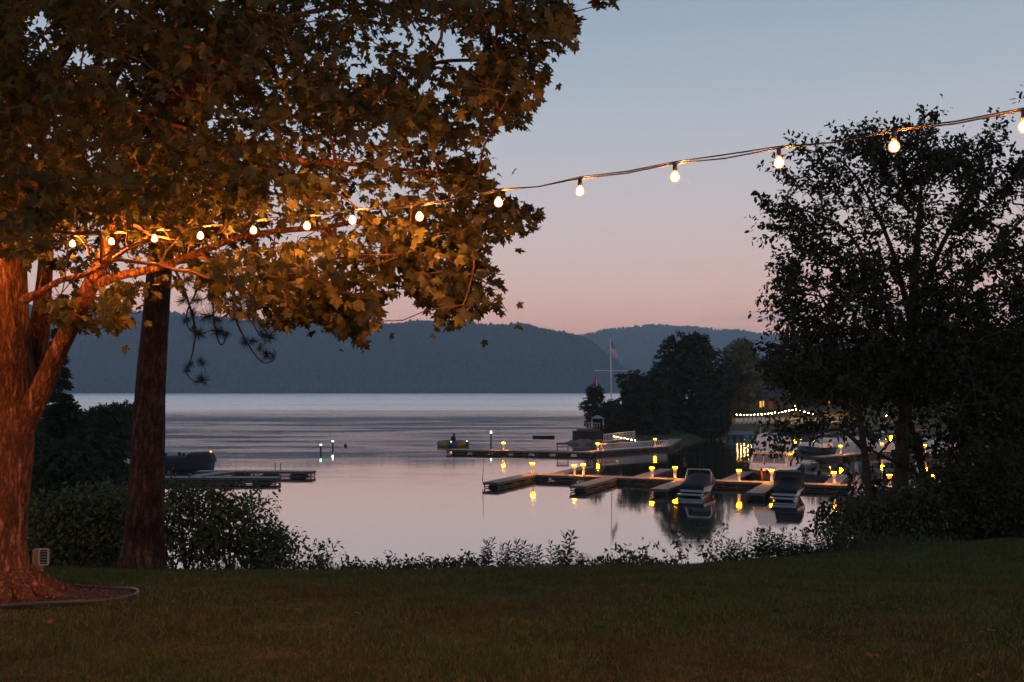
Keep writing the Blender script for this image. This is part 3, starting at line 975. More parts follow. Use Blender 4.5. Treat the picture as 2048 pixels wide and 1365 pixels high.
def keep_maple(p):
    x, y = project(p)
    k = np.ones(len(p), bool)
    for n, (bx, by) in bpx.items():
        r = 0.17 * F / BULBS[n][1] + 6
        front = (x - bx) ** 2 + (y - by) ** 2 < r * r
        k &= ~(front & (p[:, 1] < BULBS[n][1] + 0.1))
        k &= np.linalg.norm(p - BULBS[n], axis=1) > 0.2
    for lim in (LIMBS[0][2:7], LIMBS[2][:7], LIMBS[3][:5], LIMBS[5][2:5]):
        for (xa, ya, wa, da), (xb, yb, wb_, db) in zip(lim[:-1], lim[1:]):
            tt_ = np.clip(((x - xa) * (xb - xa) + (y - ya) * (yb - ya)) / ((xb - xa) ** 2 + (yb - ya) ** 2), 0, 1)
            dd = np.hypot(x - xa - tt_ * (xb - xa), y - ya - tt_ * (yb - ya))
            k &= ~((dd < 17) & (p[:, 1] < TY + da + 0.25) & (rng.uniform(0, 1, len(p)) < 0.9))
    # outline of the crown
    k &= in_poly(x, y, MASK) | in_poly(x, y - 9, MASK) | (rng.uniform(0, 1, len(p)) < 0.02)
    for (cx, cy), (rx, ry), pr in GAPS:
        k &= ~((((x - cx) / (rx * 0.8)) ** 2 + ((y - cy) / (ry * 0.8)) ** 2 < 1) & (rng.uniform(0, 1, len(p)) < pr * 0.8))
    return k


def clear_bulbs(p):
    x, y = project(p)
    k = np.ones(len(p), bool)
    for n, (bx, by) in bpx.items():
        k &= ~(((x - bx) ** 2 + (y - by) ** 2 < (0.07 * F / BULBS[n][1]) ** 2) & (p[:, 1] < BULBS[n][1] + 0.05))
    return k


V, Q = sk.wood(first, 5, clear_bulbs)
mesh_np('twigs', V, Q, M['twig'], maple, True)
out_dir = unit(C - np.array((TX, TY, 3.5)))
D2 = unit(Dv) * 0.6 + out_dir * 0.5 + np.array((0, 0, -0.25))
V, T = spray_leaves(C - unit(D2) * 0.25, D2, 15, 0.5, 0.09, TM, 0.5, 0.07, keep_maple, 0.55)
mesh_np('foliage', V, T, M['maple_leaf'], maple)

# mulch bed, edging, post
bed_c = np.array((-5.15, 9.72)); bed_r = np.array((1.5, 0.84))
ts = np.linspace(0, 2 * math.pi, 73)[:-1]
vs = [(bed_c[0], bed_c[1], float(lawn_z(*bed_c)) + 0.05)]
fs = []
for k, q in ((0.55, 0.045), (1.0, 0.012)):
    for a in ts:
        x, y = bed_c + bed_r * k * (math.cos(a), math.sin(a))
        vs.append((x, y, float(lawn_z(x, y)) + q))
n_ = len(ts)
for j in range(n_):
    fs.append((0, 1 + j, 1 + (j + 1) % n_))
    fs.append((1 + j, 1 + n_ + j, 1 + n_ + (j + 1) % n_, 1 + (j + 1) % n_))
tag(MB().add(vs, fs, True).build('mulch_bed', M['mulch']), kind='structure')
nchip = 2600
a = rng.uniform(0, 6.283, nchip); r = np.sqrt(rng.uniform(0, 1, nchip)) * 0.97
cx, cy = bed_c[0] + bed_r[0] * r * np.cos(a), bed_c[1] + bed_r[1] * r * np.sin(a)
V, T = leaves(np.stack([cx, cy, lawn_z(cx, cy) + 0.03 + 0.03 * rng.uniform(0, 1, nchip)], 1), rng.normal(0, 1, (nchip, 3)) * (1, 1, 0.35), rng.normal(0, 0.4, (nchip, 3)) + (0, 0, 1), rng.uniform(0.025, 0.06, nchip), TL)
tag(mesh_np('mulch_chips', V, T, M['mulch']), 'dark shredded bark mulch in the bed round the maple', 'mulch', kind='stuff')
rings = []
for a in np.append(ts, ts[0]):
    c = np.array((math.cos(a), math.sin(a)))
    ring = []
    for k, h in ((1.0, -0.02), (1.0, 0.045), (1.003, 0.05), (1.009, 0.05), (1.012, 0.045), (1.012, -0.02)):
        x, y = bed_c + bed_r * k * c
        ring.append((x, y, float(lawn_z(x, y)) + h + 0.012 * math.sin(a * 5)))
    rings.append(ring)
tag(MB().loft(rings, smooth=True).build('bed_edging', M['edging']), 'thin dark curved edging strip round the mulch bed under the maple', 'edging')

pb = np.array((-5.235, 11.1)); pz = float(lawn_z(*pb))
post = thing('utility_post', 'short wooden post with pale caged box behind the maple trunk', 'post', (*pb, pz))
MB().box((pb[0], pb[1], pz + 0.17), (0.09, 0.09, 0.42), bev=0.008).build('post', M['post'], post)
bx = MB().box((pb[0] + 0.09, pb[1] - 0.01, pz + 0.3), (0.08, 0.09, 0.15), bev=0.01).build('outlet_box', M['dark_metal'], post)
g = MB()
for zz in (0.215, 0.385):
    g.box((pb[0] + 0.092, pb[1] - 0.063, pz + zz), (0.1, 0.016, 0.014))
for xx in (0.043, 0.141):
    g.box((pb[0] + xx, pb[1] - 0.063, pz + 0.3), (0.014, 0.016, 0.156))
for k in range(5):
    g.tube([(pb[0] + 0.05, pb[1] - 0.063, pz + 0.24 + k * 0.03), (pb[0] + 0.136, pb[1] - 0.063, pz + 0.24 + k * 0.03)], 0.003, 5)
g.build('wire_cage', M['cage'], post)

# ------------------------------------------------------------------ lamp string itself
sl = thing('string_light', 'near string of large round glowing bulbs on black cable across the lawn', 'string light', BULBS[7])
cord = MB()
order = list(range(-8, 20))
for off, sg in (((0, 0, 0.055), 0.012), ((0.004, 0.008, 0.066), 0.022)):
    pts = []
    for i, n in enumerate(order):
        p = BULBS[n] + np.array(off)
        pts.append(p)
        if n < 19:
            q = (BULBS[n] + BULBS[n + 1]) / 2 + np.array(off) - np.array((0, 0, sg * (0.5 if off[0] else 1)))
            if off[0]: q += np.array((0, 0, 0.012 * math.sin(n * 2.1)))
            pts.append(q)
    cord.tube(pts, 0.0042, 6)
cord.build('cord', M['cable'], sl)
for n in NB:
    p = BULBS[n]
    so = MB().lathe(p, [(0.008, 0.056), (0.012, 0.05), (0.013, 0.02), (0.012, 0.013), (0.010, 0.011)], 10).build('socket', M['cable'], sl)
    b = MB().lathe(p, [(0.011, 0.012), (0.014, 0.006), (0.023, -0.003), (0.0275, -0.018), (0.0265, -0.033), (0.018, -0.045), (0.005, -0.05)], 16).build('bulb', M['bulb'], so)

# ------------------------------------------------------------------ pine
PY_ = 15.0
pine = thing('pine_tree', 'tall pine with straight dark scaly trunk beyond the maple', 'tree', P(283, 1128, PY_))
pt = px_limb([(282, 1165, 108, 0), (284, 1128, 92, 0), (287, 1080, 78, 0), (291, 1000, 70, 0), (296, 900, 64, 0), (302, 780, 58, 0), (310, 660, 52, 0), (318, 540, 48, 0), (328, 380, 44, 0), (340, 200, 40, 0), (352, 0, 36, 0), (362, -250, 28, 0), (375, -600, 16, 0), (385, -850, 5, 0)], PY_)
MB().loft(limb(pt, 10, 26, 0.03, 9), True, True, True, True).build('trunk', M['pine_bark'], pine)
BOUGHS = [
    [(322, 500, 18, 0), (370, 495, 14, -0.3), (420, 520, 11, -0.6), (470, 555, 9, -0.8), (510, 600, 6, -0.9)],
    [(322, 500, 12, 0), (350, 540, 10, -0.2), (372, 590, 8, -0.4), (390, 655, 6, -0.5), (387, 697, 5, -0.5), (379, 729, 4, -0.5), (373, 746, 4, -0.5), (387, 763, 3, -0.5), (402, 765, 2.5, -0.5)],
    [(420, 520, 9, -0.6), (425, 580, 7, -0.6), (428, 640, 6, -0.6), (436, 680, 5, -0.6), (445, 690, 4, -0.6), (453, 672, 3, -0.6)],
    [(470, 555, 8, -0.8), (468, 620, 7, -0.8), (478, 655, 6, -0.8), (496, 688, 5, -0.8), (512, 712, 5, -0.8), (528, 726, 4, -0.8), (545, 722, 3.5, -0.8), (551, 708, 3, -0.8), (546, 698, 2.5, -0.8)],
    [(420, 520, 8, -0.6), (390, 590, 6, -0.7), (374, 625, 5, -0.7), (376, 655, 4, -0.7), (392, 668, 3, -0.7)],
    [(510, 600, 6, -0.9), (515, 640, 5, -0.9), (530, 660, 4, -0.9), (540, 655, 3, -0.9)],
    [(468, 620, 6, -0.8), (500, 640, 4, -0.8), (520, 672, 4, -0.8), (534, 676, 3, -0.8)],
]
bw = MB()
for i, b in enumerate(BOUGHS):
    bw.loft(limb([(x_, y_, z_, r_ * 0.62) for x_, y_, z_, r_ in px_limb(b, PY_)], 5, 7, 0.05, i), True, True, True, True)
bw.build('branches', M['dark_twig'], pine)
TUFT = [(397, 668, 26), (388, 657, 16), (402, 760, 26), (380, 730, 18), (404, 726, 20), (375, 742, 12), (440, 664, 26), (453, 668, 18), (436, 640, 22), (492, 684, 22), (505, 682, 16), (532, 708, 24), (545, 712, 12), (536, 672, 28), (524, 668, 18), (468, 636, 30), (478, 620, 30), (500, 632, 26), (418, 632, 28), (384, 625, 24), (430, 604, 28), (460, 600, 30), (514, 640, 22), (526, 650, 18), (396, 600, 24), (368, 600, 20), (448, 570, 26), (500, 600, 26), (520, 694, 16), (374, 640, 18), (484, 590, 30), (410, 560, 30), (376, 560, 26)]
pp, ax, sz = [], [], []
for x, y, r in TUFT:
    c = P(x, y, PY_ - 0.65 + random.uniform(-0.25, 0.25))
    dr = unit(np.array((random.uniform(-1, 1), random.uniform(-1, 1), random.uniform(-0.7, 0.3))))
    for k in range(150):
        pp.append(c + dr * random.uniform(-0.06, 0.05))
        ax.append(dr * 0.7 + np.array((random.gauss(0, 0.8), random.gauss(0, 0.8), random.gauss(0, 0.8))))
        sz.append(r / F * PY_ * random.uniform(0.55, 0.95))
TN = (np.array([(-0.018, 0, 0), (0.018, 0, 0), (0.015, 0.6, -0.02), (-0.015, 0.6, -0.02), (0, 1, -0.06)]), np.array([(0, 1, 2), (0, 2, 3), (3, 2, 4)]))
V, T = leaves(np.array(pp), np.array(ax), rng.normal(0, 1, (len(pp), 3)), np.array(sz), TN)
mesh_np('needles', V, T, M['needle'], pine)

# ------------------------------------------------------------------ grass and lawn edge
def grass(name, n, ymin, ymax, hgt, wid, m, pw=1.0, lim=None):
    y = ymin + (ymax - ymin) * rng.uniform(0, 1, n) ** pw
    x = rng.uniform(-1, 1, n) * (y * 0.56 + 0.5)
    inbed = ((x - bed_c[0]) / (bed_r[0] * 1.04)) ** 2 + ((y - bed_c[1]) / (bed_r[1] * 1.04)) ** 2 < 1
    k = ~inbed
    if lim is not None: k &= lim(x, y)
    x, y = x[k], y[k]; n = len(x)
    z = lawn_z(x, y) - 0.004
    patch = 0.78 + 0.16 * np.sin(x * 5.3 + 2 * np.sin(y * 4.1)) + 0.38 * np.sin(x * 2.1 + 1.3 * np.sin(y * 1.7)) * np.sin(y * 2.6 + x * 0.4)
    h = hgt * rng.uniform(0.55, 1.25, n) * patch
    a = rng.uniform(0, 6.283, n)
    ln = rng.uniform(0.15, 0.95, n) * h
    w = wid * rng.uniform(0.7, 1.3, n) * (1 + y / 14)
    b = rng.uniform(0, 6.283, n)
    dx, dy = np.cos(b) * w, np.sin(b) * w
    ex, ey = np.cos(a) * ln, np.sin(a) * ln
    V = np.stack([np.stack([x - dx, y - dy, z], 1), np.stack([x + dx, y + dy, z], 1),
                  np.stack([x + dx * 0.7 + ex * 0.35, y + dy * 0.7 + ey * 0.35, z + h * 0.6], 1), np.stack([x - dx * 0.7 + ex * 0.35, y - dy * 0.7 + ey * 0.35, z + h * 0.6], 1),
                  np.stack([x + ex, y + ey, z + h * 0.93], 1)], 1)
    T = np.array([(0, 1, 2), (0, 2, 3), (3, 2, 4)])
    return mesh_np(name, V.reshape(-1, 3), (T[None] + (np.arange(n) * 5)[:, None, None]).reshape(-1, 3), m)


tag(grass('grass', 210000, 4.2, 18.3, 0.062, 0.0028, M['grass'], 0.85), 'short mown lawn grass in the foreground', 'grass', kind='stuff')
tag(grass('edge_grass', 9000, 16.2, 19.2, 0.26, 0.0022, M['weed_leaf'], 1.0, lambda x, y: (np.sin(x * 1.3) + np.sin(x * 3.7 + 1) * 0.6 > -0.25)), 'longer unmown grass along the top of the bank', 'grass', kind='stuff')

leaf_spots = [(713, 1226, 0.07, 'small orange fallen leaf alone on the grass left of centre'), (1968, 1264, 0.09, 'red fallen leaf on the grass, left one of a touching pair'), (1983, 1262, 0.09, 'red fallen leaf on the grass, right one of a touching pair'),
              (1990, 1197, 0.075, 'dull red fallen leaf farthest up the lawn at right'), (1742, 1309, 0.07, 'dark red fallen leaf near the bottom of the lawn'), (1757, 1310, 0.05, 'tiny dark red leaf scrap beside a larger fallen leaf'), (1958, 1348, 0.05, 'pale fallen leaf at the bottom right of the lawn'), (106, 1242, 0.08, 'curled fallen leaf on the grass in front of the bed edging')]
for x, y, s, lb in leaf_spots:
    z = -0.15
    for _ in range(12):
        p = PZ(x, y, z); z = float(lawn_z(p[0], p[1])) + 0.055
    p = PZ(x, y, z)
    V, T = leaves(p[None], rng.normal(0, 1, (1, 3)) * (1, 1, 0.1), np.array([(0.1, -0.5, 1.0)]), np.array([s * 0.7]), TM)
    V[:, 2] += 0.12 * np.abs(V[:, 0] - V[:, 0].mean())
    tag(mesh_np('fallen_leaf', V - p, T, M['dead_leaf']), lb, 'leaf', 'leaves fallen on the lawn').location = p


def ground_from_px(px, Y):
    X = (px - 1024) / F * Y
    return np.array((X, Y, float(lawn_z(X, Y))))


def lance_weed(base, h, nst=3):
    sk_ = MB(); pos, ax, sz = [], [], []
    for k in range(nst):
        b = base + np.array((random.uniform(-0.08, 0.08), random.uniform(-0.1, 0.1), -0.03))
        lean = np.array((random.uniform(-0.18, 0.18), random.uniform(-0.15, 0.15), 1.0))
        hh = h * random.uniform(0.75, 1.05)
        pts = [b, b + lean * hh * 0.5, b + lean * hh * np.array((1.3, 1.3, 1))]
        sk_.tube(pts, [0.005, 0.004, 0.002], 5)
        for j in range(26):
            t = 0.15 + 0.85 * j / 26
            a = j * 2.4
            pos.append(pts[0] + (pts[2] - pts[0]) * t)
            up = 0.5 if t < 0.85 else 1.4
            ax.append((math.cos(a), math.sin(a), up + random.uniform(-0.25, 0.25)))
            sz.append(h * random.uniform(0.2, 0.3) * (1.15 - 0.45 * t))
    return sk_, leaves(np.array(pos), np.array(ax), np.array([(0, 0, 1.0)] * len(pos)) + rng.normal(0, 0.2, (len(pos), 3)), np.array(sz), TL)


def leafy_weed(base, h, per=70, w=0.22, ls=0.085):
    sk_ = MB(); C_, D_ = [], []
    for k in range(5):
        b = base + np.array((random.uniform(-0.05, 0.05), random.uniform(-0.05, 0.05), -0.03))
        e = b + np.array((random.gauss(0, w), random.gauss(0, w), h * random.uniform(0.6, 1.05)))
        sk_.tube([b, (b + e) / 2 + np.array((0, 0, h * 0.1)), e], [0.006, 0.004, 0.002], 5)
        for t in np.linspace(0.3, 1, per // 10):
            C_.append(b + (e - b) * t + np.array((0, 0, h * 0.2 * t * (1 - t)))); D_.append((random.gauss(0, 1), random.gauss(0, 1), 0.4))
    return sk_, spray_leaves(np.array(C_), np.array(D_, float), 3, 0.09, ls, TO, 0.4, 0.03)


def plant(kind, px, Y, h, name, label, cat, group=None, m='weed_leaf', **kw):
    px += random.uniform(-9, 9); h *= random.uniform(0.7, 1.2)
    b = ground_from_px(px, Y)
    t = thing(name, label, cat, b, group)
    s_, (V, T) = (lance_weed if kind == 'lance' else leafy_weed)(b, h, **kw)
    s_.build('stem', M['dark_twig'], t)
    mesh_np('leaves', V, T, M[m], t)
    return t


lw = 'lance-leaved weeds on the lawn edge'
for x, h in ((962, .42), (978, .52), (1000, .58), (1016, .5), (1036, .52), (1058, .55), (1078, .6), (1096, .52), (1120, .58), (1140, .62), (1158, .55)):
    plant('lance', x, 17.3 + random.uniform(-0.3, 0.3), h, 'lance_weed', 'spiky lance-leaved weed in the middle row on the lawn edge below the left dock fingers', 'weed', lw)
for x, h in ((1440, .5), (1462, .66), (1486, .42), (1510, .6), (1530, .58), (1548, .46), (1566, .58), (1590, .55), (1612, .5), (1634, .5), (1690, .42)):
    plant('lance', x, 17.3 + random.uniform(-0.3, 0.3), h, 'lance_weed', 'spiky lance-leaved weed in the right row on the lawn edge below the docked boats', 'weed', lw + ' at right')
bw_ = 'broad-leaved weeds on the lawn edge'
plant('leafy', 645, 17.0, 0.78, 'sapling', 'slender leafy sapling standing alone right of the dark left bushes', 'sapling', m='shrub_leaf', per=80, w=0.14)
plant('leafy', 598, 17.2, 0.42, 'broad_weed', 'low bushy weed between the left bushes and the slender sapling', 'weed', bw_)
plant('leafy', 670, 17.2, 0.3, 'broad_weed', 'low leafy weed just right of the slender sapling', 'weed', bw_)
for x, h, lb in ((800, .2, 'small weed alone on the bare stretch of lawn edge, farthest left of three'), (832, .22, 'small weed in the middle of three on the bare lawn edge'), (872, .26, 'small weed right of two others on the bare lawn edge'),
                 (905, .3, 'low weed at the foot of the first spiky weeds'), (940, .36, 'leafy weed just left of the middle spiky row'), (1222, .3, 'low round weed right of the middle spiky row'), (1250, .46, 'bushy weed under the flagpole reflection'), (1290, .36, 'low leafy weed right of the flagpole reflection'),
                 (1318, .3, 'low weed left of the bushy clump below the ski boats'), (1368, .6, 'left half of the bushy clump below the near ski boat'), (1404, .58, 'right half of the bushy clump below the near ski boat'), (1655, .62, 'bushy weed at the edge of the right trees'), (1675, .5, 'smaller weed tucked under the right trees'), (1730, .45, 'leafy weed at the foot of the right trees')):
    plant('leafy', x, 17.2 + random.uniform(-0.2, 0.2), h, 'broad_weed', lb, 'weed', bw_, per=60)


for x in list(range(700, 960, 19)) + list(range(1165, 1370, 16)) + list(range(1415, 1700, 24)):
    plant('leafy', x, 17.3 + random.uniform(-0.4, 0.4), random.choice((0.16, 0.22, 0.3)), 'low_weed', 'small low weed in the thin fringe between the taller weeds along the lawn edge', 'weed', 'low fringe weeds along the lawn edge', per=40, w=0.12)


def shrub(name, label, px, py, Y, rx, ry, rz, n, ls=0.085, m='shrub_leaf', per=10, tmpl=TO, group=None, ground=None):
    """bush: stems from one foot, leaf sprays through an uneven dome; centre given in photo pixels at distance Y"""
    c = P(px, py, Y)
    b = np.array((c[0], c[1], (ground if ground is not None else float(lawn_z(c[0], c[1]))) - 0.05))
    t = thing(name, label, 'bush', b, group)
    n = int(n * 1.6)
    d = unit(rng.normal(0, 1, (n, 3))); d[:, 2] = np.where(d[:, 2] < -0.75, -d[:, 2], d[:, 2])
    r = rng.uniform(0.15, 1, n) ** 0.45
    lob = 1 + 0.22 * np.sin(d[:, 0] * 5 + px) * np.sin(d[:, 2] * 6 + 1) + rng.normal(0, 0.07, n)
    C_ = c + d * (r * lob)[:, None] * np.array((rx, ry, rz))
    s_ = Skeleton()
    for k in range(5):
        a = random.uniform(0, 6.28)
        e = c + np.array((math.cos(a) * rx * 0.4, math.sin(a) * ry * 0.4, rz * 0.25))
        s_.line([b, b + (e - b) * 0.5 + np.array((0, 0, 0.1)), e], [0.025, 0.02, 0.014])
    Dd = s_.hook(C_, 0.004)
    V, Q = s_.wood(0, 4)
    mesh_np('stems', V, Q, M['dark_twig'], t, True)
    V, T = spray_leaves(C_, unit(Dd) + d * 0.8, per, 0.26, ls * 1.05, tmpl, 0.35, 0.06)
    mesh_np('leaves', V, T, M[m], t)
    return t


gl_ = 'bushes between the maple and the water'
shrub('bush', 'leafy bush close behind the short wooden post', 80, 1078, 17.0, 0.75, 0.6, 0.62, 170, group=gl_)
shrub('bush', 'pale green leafy bush between the maple and pine trunks', 165, 1068, 17.2, 0.75, 0.7, 0.72, 210, group=gl_)
shrub('bush', 'dark bush partly hidden behind the pine trunk', 250, 1066, 17.6, 0.8, 0.7, 0.75, 200, group=gl_)
shrub('bush', 'tall dark bush just right of the pine trunk', 375, 1062, 17.4, 0.75, 0.7, 0.8, 230, group=gl_)
shrub('bush', 'rounded bush with ragged top silhouetted against the pink water', 460, 1072, 17.5, 0.7, 0.7, 0.72, 200, group=gl_)
shrub('bush', 'low sloping bush at the right end of the left bushes', 540, 1105, 17.4, 0.5, 0.5, 0.36, 110, group=gl_)

# ------------------------------------------------------------------ trees and bushes at the right edge
RMASK = [(1532, 402), (1562, 396), (1602, 410), (1652, 392), (1612, 376), (1556, 345), (1588, 290), (1640, 300), (1690, 265), (1742, 268), (1795, 282), (1850, 228), (1872, 234), (1850, 278), (1838, 312), (1800, 352), (1852, 318), (1915, 288), (1950, 292), (1972, 252), (2000, 250), (1992, 300), (2012, 322), (2060, 318), (2240, 330), (2260, 1090), (1690, 1085), (1650, 1030), (1650, 970), (1690, 930), (1610, 900), (1525, 880), (1528, 866), (1590, 850), (1560, 800), (1580, 780), (1556, 742), (1545, 690), (1576, 646), (1542, 604), (1566, 560), (1560, 522), (1592, 490), (1640, 470), (1590, 452), (1535, 446)]
RGAP = [((1690, 500), (60, 28), 0.75), ((1790, 380), (36, 26), 0.5), ((1870, 380), (30, 40), 0.4), ((1650, 545), (40, 26), 0.75), ((1680, 890), (60, 30), 0.6), ((1640, 830), (50, 24), 0.7), ((1670, 945), (40, 30), 0.6), ((1930, 900), (30, 22), 0.7), ((1780, 830), (60, 22), 0.6), ((1890, 828), (70, 22), 0.55), ((2000, 350), (40, 30), 0.6), ((2000, 420), (40, 20), 0.5), ((1760, 905), (50, 24), 0.5)]


def r_dens(x, y):
    d = np.where(y < 520, 0.2 + 0.36 * smooth(1650, 1900, x) + 0.25 * smooth(380, 520, y), 1.0)
    d = d * np.where(y < 640, np.where(clump(x, y, 27) > 0.5, 1.5, 0.16), np.where(x > 1720, 1.7, 1.3))
    d = np.where((y > 790) & (y < 1000) & (x < 1900), np.where(clump(x, y, 22) > 0.5, 0.55, 0.08), d)
    d = np.where((x < 1700) & (y > 510), d * 0.55, d)
    d = np.where(x > 2060, 0.3, d)
    return d


CR, XR = sample_mask(4500, RMASK, RGAP, lambda x, y: 22.5 + rng.normal(0, 1.3, len(x)), (1520, 225, 2260, 1085), r_dens)
ARCS = [[(1720, 480), (1640, 418), (1535, 402)], [(1700, 520), (1620, 466), (1540, 442)], [(1740, 400), (1660, 318), (1592, 292)], [(1720, 400), (1640, 352), (1558, 346)],
        [(1790, 360), (1745, 292), (1690, 266)], [(1820, 380), (1845, 300), (1868, 232)], [(1930, 400), (1965, 310), (1995, 254)], [(2000, 420), (2020, 350), (2048, 318)], [(1720, 600), (1630, 552), (1562, 522)],
        [(1690, 660), (1610, 608), (1545, 604)], [(1690, 740), (1610, 682), (1548, 692)], [(1770, 330), (1760, 285), (1742, 266)], [(1890, 360), (1910, 300), (1952, 290)], [(1680, 850), (1600, 846), (1528, 868)],
        [(1700, 780), (1630, 758), (1560, 742)], [(1830, 420), (1800, 320), (1796, 280)], [(1720, 560), (1650, 500), (1590, 490)], [(1800, 330), (1850, 300), (1885, 310)], [(1660, 640), (1600, 570), (1572, 560)]]
arc_p, arc_x = [], []
for arc in ARCS:
    yy = 22.3 + random.uniform(-0.8, 0.8)
    (x0, y0), (x1, y1), (x2, y2) = arc
    for q in np.linspace(0.1, 1, 15):
        x = (1 - q) ** 2 * x0 + 2 * q * (1 - q) * x1 + q * q * x2 + random.gauss(0, 5); y = (1 - q) ** 2 * y0 + 2 * q * (1 - q) * y1 + q * q * y2 + random.gauss(0, 6)
        for _ in range(2):
            arc_p.append(P(x, y + random.gauss(3, 6), yy + random.gauss(0, 0.15))); arc_x.append((x, y))
CR = np.concatenate([CR, arc_p]); XR = np.concatenate([XR, arc_x])
low_left = (XR[:, 0] < 1740) & (XR[:, 1] > 510)
low_right = (XR[:, 1] > 600) & ~low_left
high = ~low_left & ~low_right
RT = [
    ('elm_tree', 'tall feathery tree at right whose top sprays rise above the bulb string', high, 'elm_leaf',
     [[(1800, 1060, 60, 0), (1805, 900, 52, 0), (1815, 760, 44, 0), (1822, 650, 36, 0), (1830, 540, 28, 0), (1838, 440, 18, 0), (1845, 340, 10, 0), (1858, 260, 4, 0)],
      [(1815, 760, 26, 0), (1780, 640, 20, -.4), (1740, 540, 15, -.8), (1690, 460, 11, -1), (1620, 425, 7, -1.2), (1550, 412, 3, -1.4)],
      [(1822, 650, 24, 0), (1790, 520, 18, .3), (1740, 400, 12, .6), (1680, 320, 7, .8), (1610, 300, 3, 1)],
      [(1822, 650, 26, 0), (1870, 520, 20, .4), (1920, 420, 14, .6), (1960, 330, 8, .7), (1985, 270, 3, .8)],
      [(1815, 760, 24, 0), (1900, 620, 18, -.5), (1990, 500, 14, -.8), (2080, 400, 8, -1)]]),
    ('young_tree', 'bushy young tree leaning left over the moored white cruiser', low_left, 'sapling_leaf',
     [[(1745, 1070, 34, -.5), (1735, 960, 28, -.5), (1720, 840, 24, -.5), (1700, 740, 18, -.5), (1670, 650, 12, -.5), (1630, 570, 6, -.5)],
      [(1728, 900, 18, -.5), (1680, 860, 13, -.8), (1620, 870, 8, -1), (1545, 872, 3, -1.2)],
      [(1720, 840, 16, -.5), (1660, 770, 12, -.3), (1600, 720, 7, 0), (1560, 695, 3, 0)],
      [(1700, 740, 14, -.5), (1640, 660, 9, 0), (1580, 620, 5, .2)]]),
    ('bank_tree', 'dense dark many-stemmed tree at the right edge of the lawn', low_right, 'elm_leaf',
     [[(1920, 1070, 50, .6), (1925, 950, 42, .6), (1935, 820, 34, .6), (1950, 700, 24, .6), (1960, 620, 12, .6)],
      [(1880, 1070, 36, .3), (1850, 960, 30, .3), (1820, 850, 24, .2), (1790, 760, 16, .2), (1770, 680, 8, .2)],
      [(1960, 1070, 36, .3), (2000, 940, 30, 0), (2050, 800, 22, 0), (2100, 680, 12, 0)],
      [(1850, 960, 20, .3), (1800, 930, 14, -.2), (1740, 900, 8, -.6)]]),
]
for nm, lb, sel, lm, limbs in RT:
    b = np.array(P(limbs[0][0][0], limbs[0][0][1], 22.5 + limbs[0][0][3]))
    t = thing(nm, lb, 'tree', b)
    s_ = Skeleton(); wb = MB()
    for i, lbm in enumerate(limbs):
        if i == 0 or lbm[0][1] > 1050:
            lbm = [(lbm[0][0] - 2, 1190, lbm[0][2] * 1.25, lbm[0][3])] + lbm
        w = [(x_, y_, z_, r_ * 0.55) for x_, y_, z_, r_ in px_limb(lbm, 22.5)]
        wb.loft(limb(w, 6, 8, 0.05, i + 60), True, True, True, True)
        pr = np.array(w); tt = np.linspace(0, len(pr) - 1, len(pr) * 5)
        q = np.stack([np.interp(tt, range(len(pr)), pr[:, k]) for k in range(4)], 1)
        s_.line(q[:, :3], q[:, 3])
    f0 = len(s_.p)
    wb.build('trunk', M['dark_twig'], t)
    Dd = s_.hook(CR[sel], 0.0055, 8, 0.05)
    V, Q = s_.wood(f0, 4)
    mesh_np('branches', V, Q, M['dark_twig'], t, True)
    o_ = unit(CR[sel] - (b + np.array((0, 0, 3.0))))
    V, T = spray_leaves(CR[sel] - o_ * 0.15, unit(Dd) * 0.5 + o_ * 0.6 + np.array((0, 0, -0.12)), 15, 0.62, 0.126, TO, 0.3, 0.034, None, 0.55)
    mesh_np('foliage', V, T, M[lm], t)

gr_ = 'bushes under the trees on the right'
shrub('bush', 'dark bush at the water side below the young leaning tree', 1740, 1060, 19.5, 0.7, 0.7, 0.55, 170, 0.08, 'weed_leaf', group=gr_)
shrub('bush', 'dense bush in the middle of the right tree line', 1840, 1040, 19.5, 0.8, 0.7, 0.75, 230, 0.08, 'weed_leaf', group=gr_)
shrub('bush', 'olive green bush with arching shoots before the right tree trunks', 1935, 1020, 19.3, 0.85, 0.7, 0.85, 270, 0.08, 'sapling_leaf', group=gr_)
shrub('bush', 'tall bush cut by the right edge of the picture', 2040, 1000, 19.2, 0.9, 0.7, 0.95, 270, 0.08, 'sapling_leaf', group=gr_)
# a stray twig tip hanging in from the top right
tw = P(2062, 190, 12.0)
t = thing('overhanging_twig', 'few dark leaves hanging into view at the upper right edge', 'twig', tw)
MB().tube([tw + np.array((0.9, 0.3, 1.1)), tw + np.array((0.3, 0.1, 0.45)), tw], [0.02, 0.012, 0.004], 6).build('stem', M['dark_twig'], t)
V, T = spray_leaves(np.array([tw, tw + np.array((0.08, 0, 0.1)), tw + np.array((0.2, 0.05, 0.3))]), np.array([(-1, 0, -.4), (-1, .3, 0), (-.5, -.4, .2)]), 9, 0.16, 0.1, TO, 0.4, 0.05)
mesh_np('leaves', V, T, M['elm_leaf'], t)

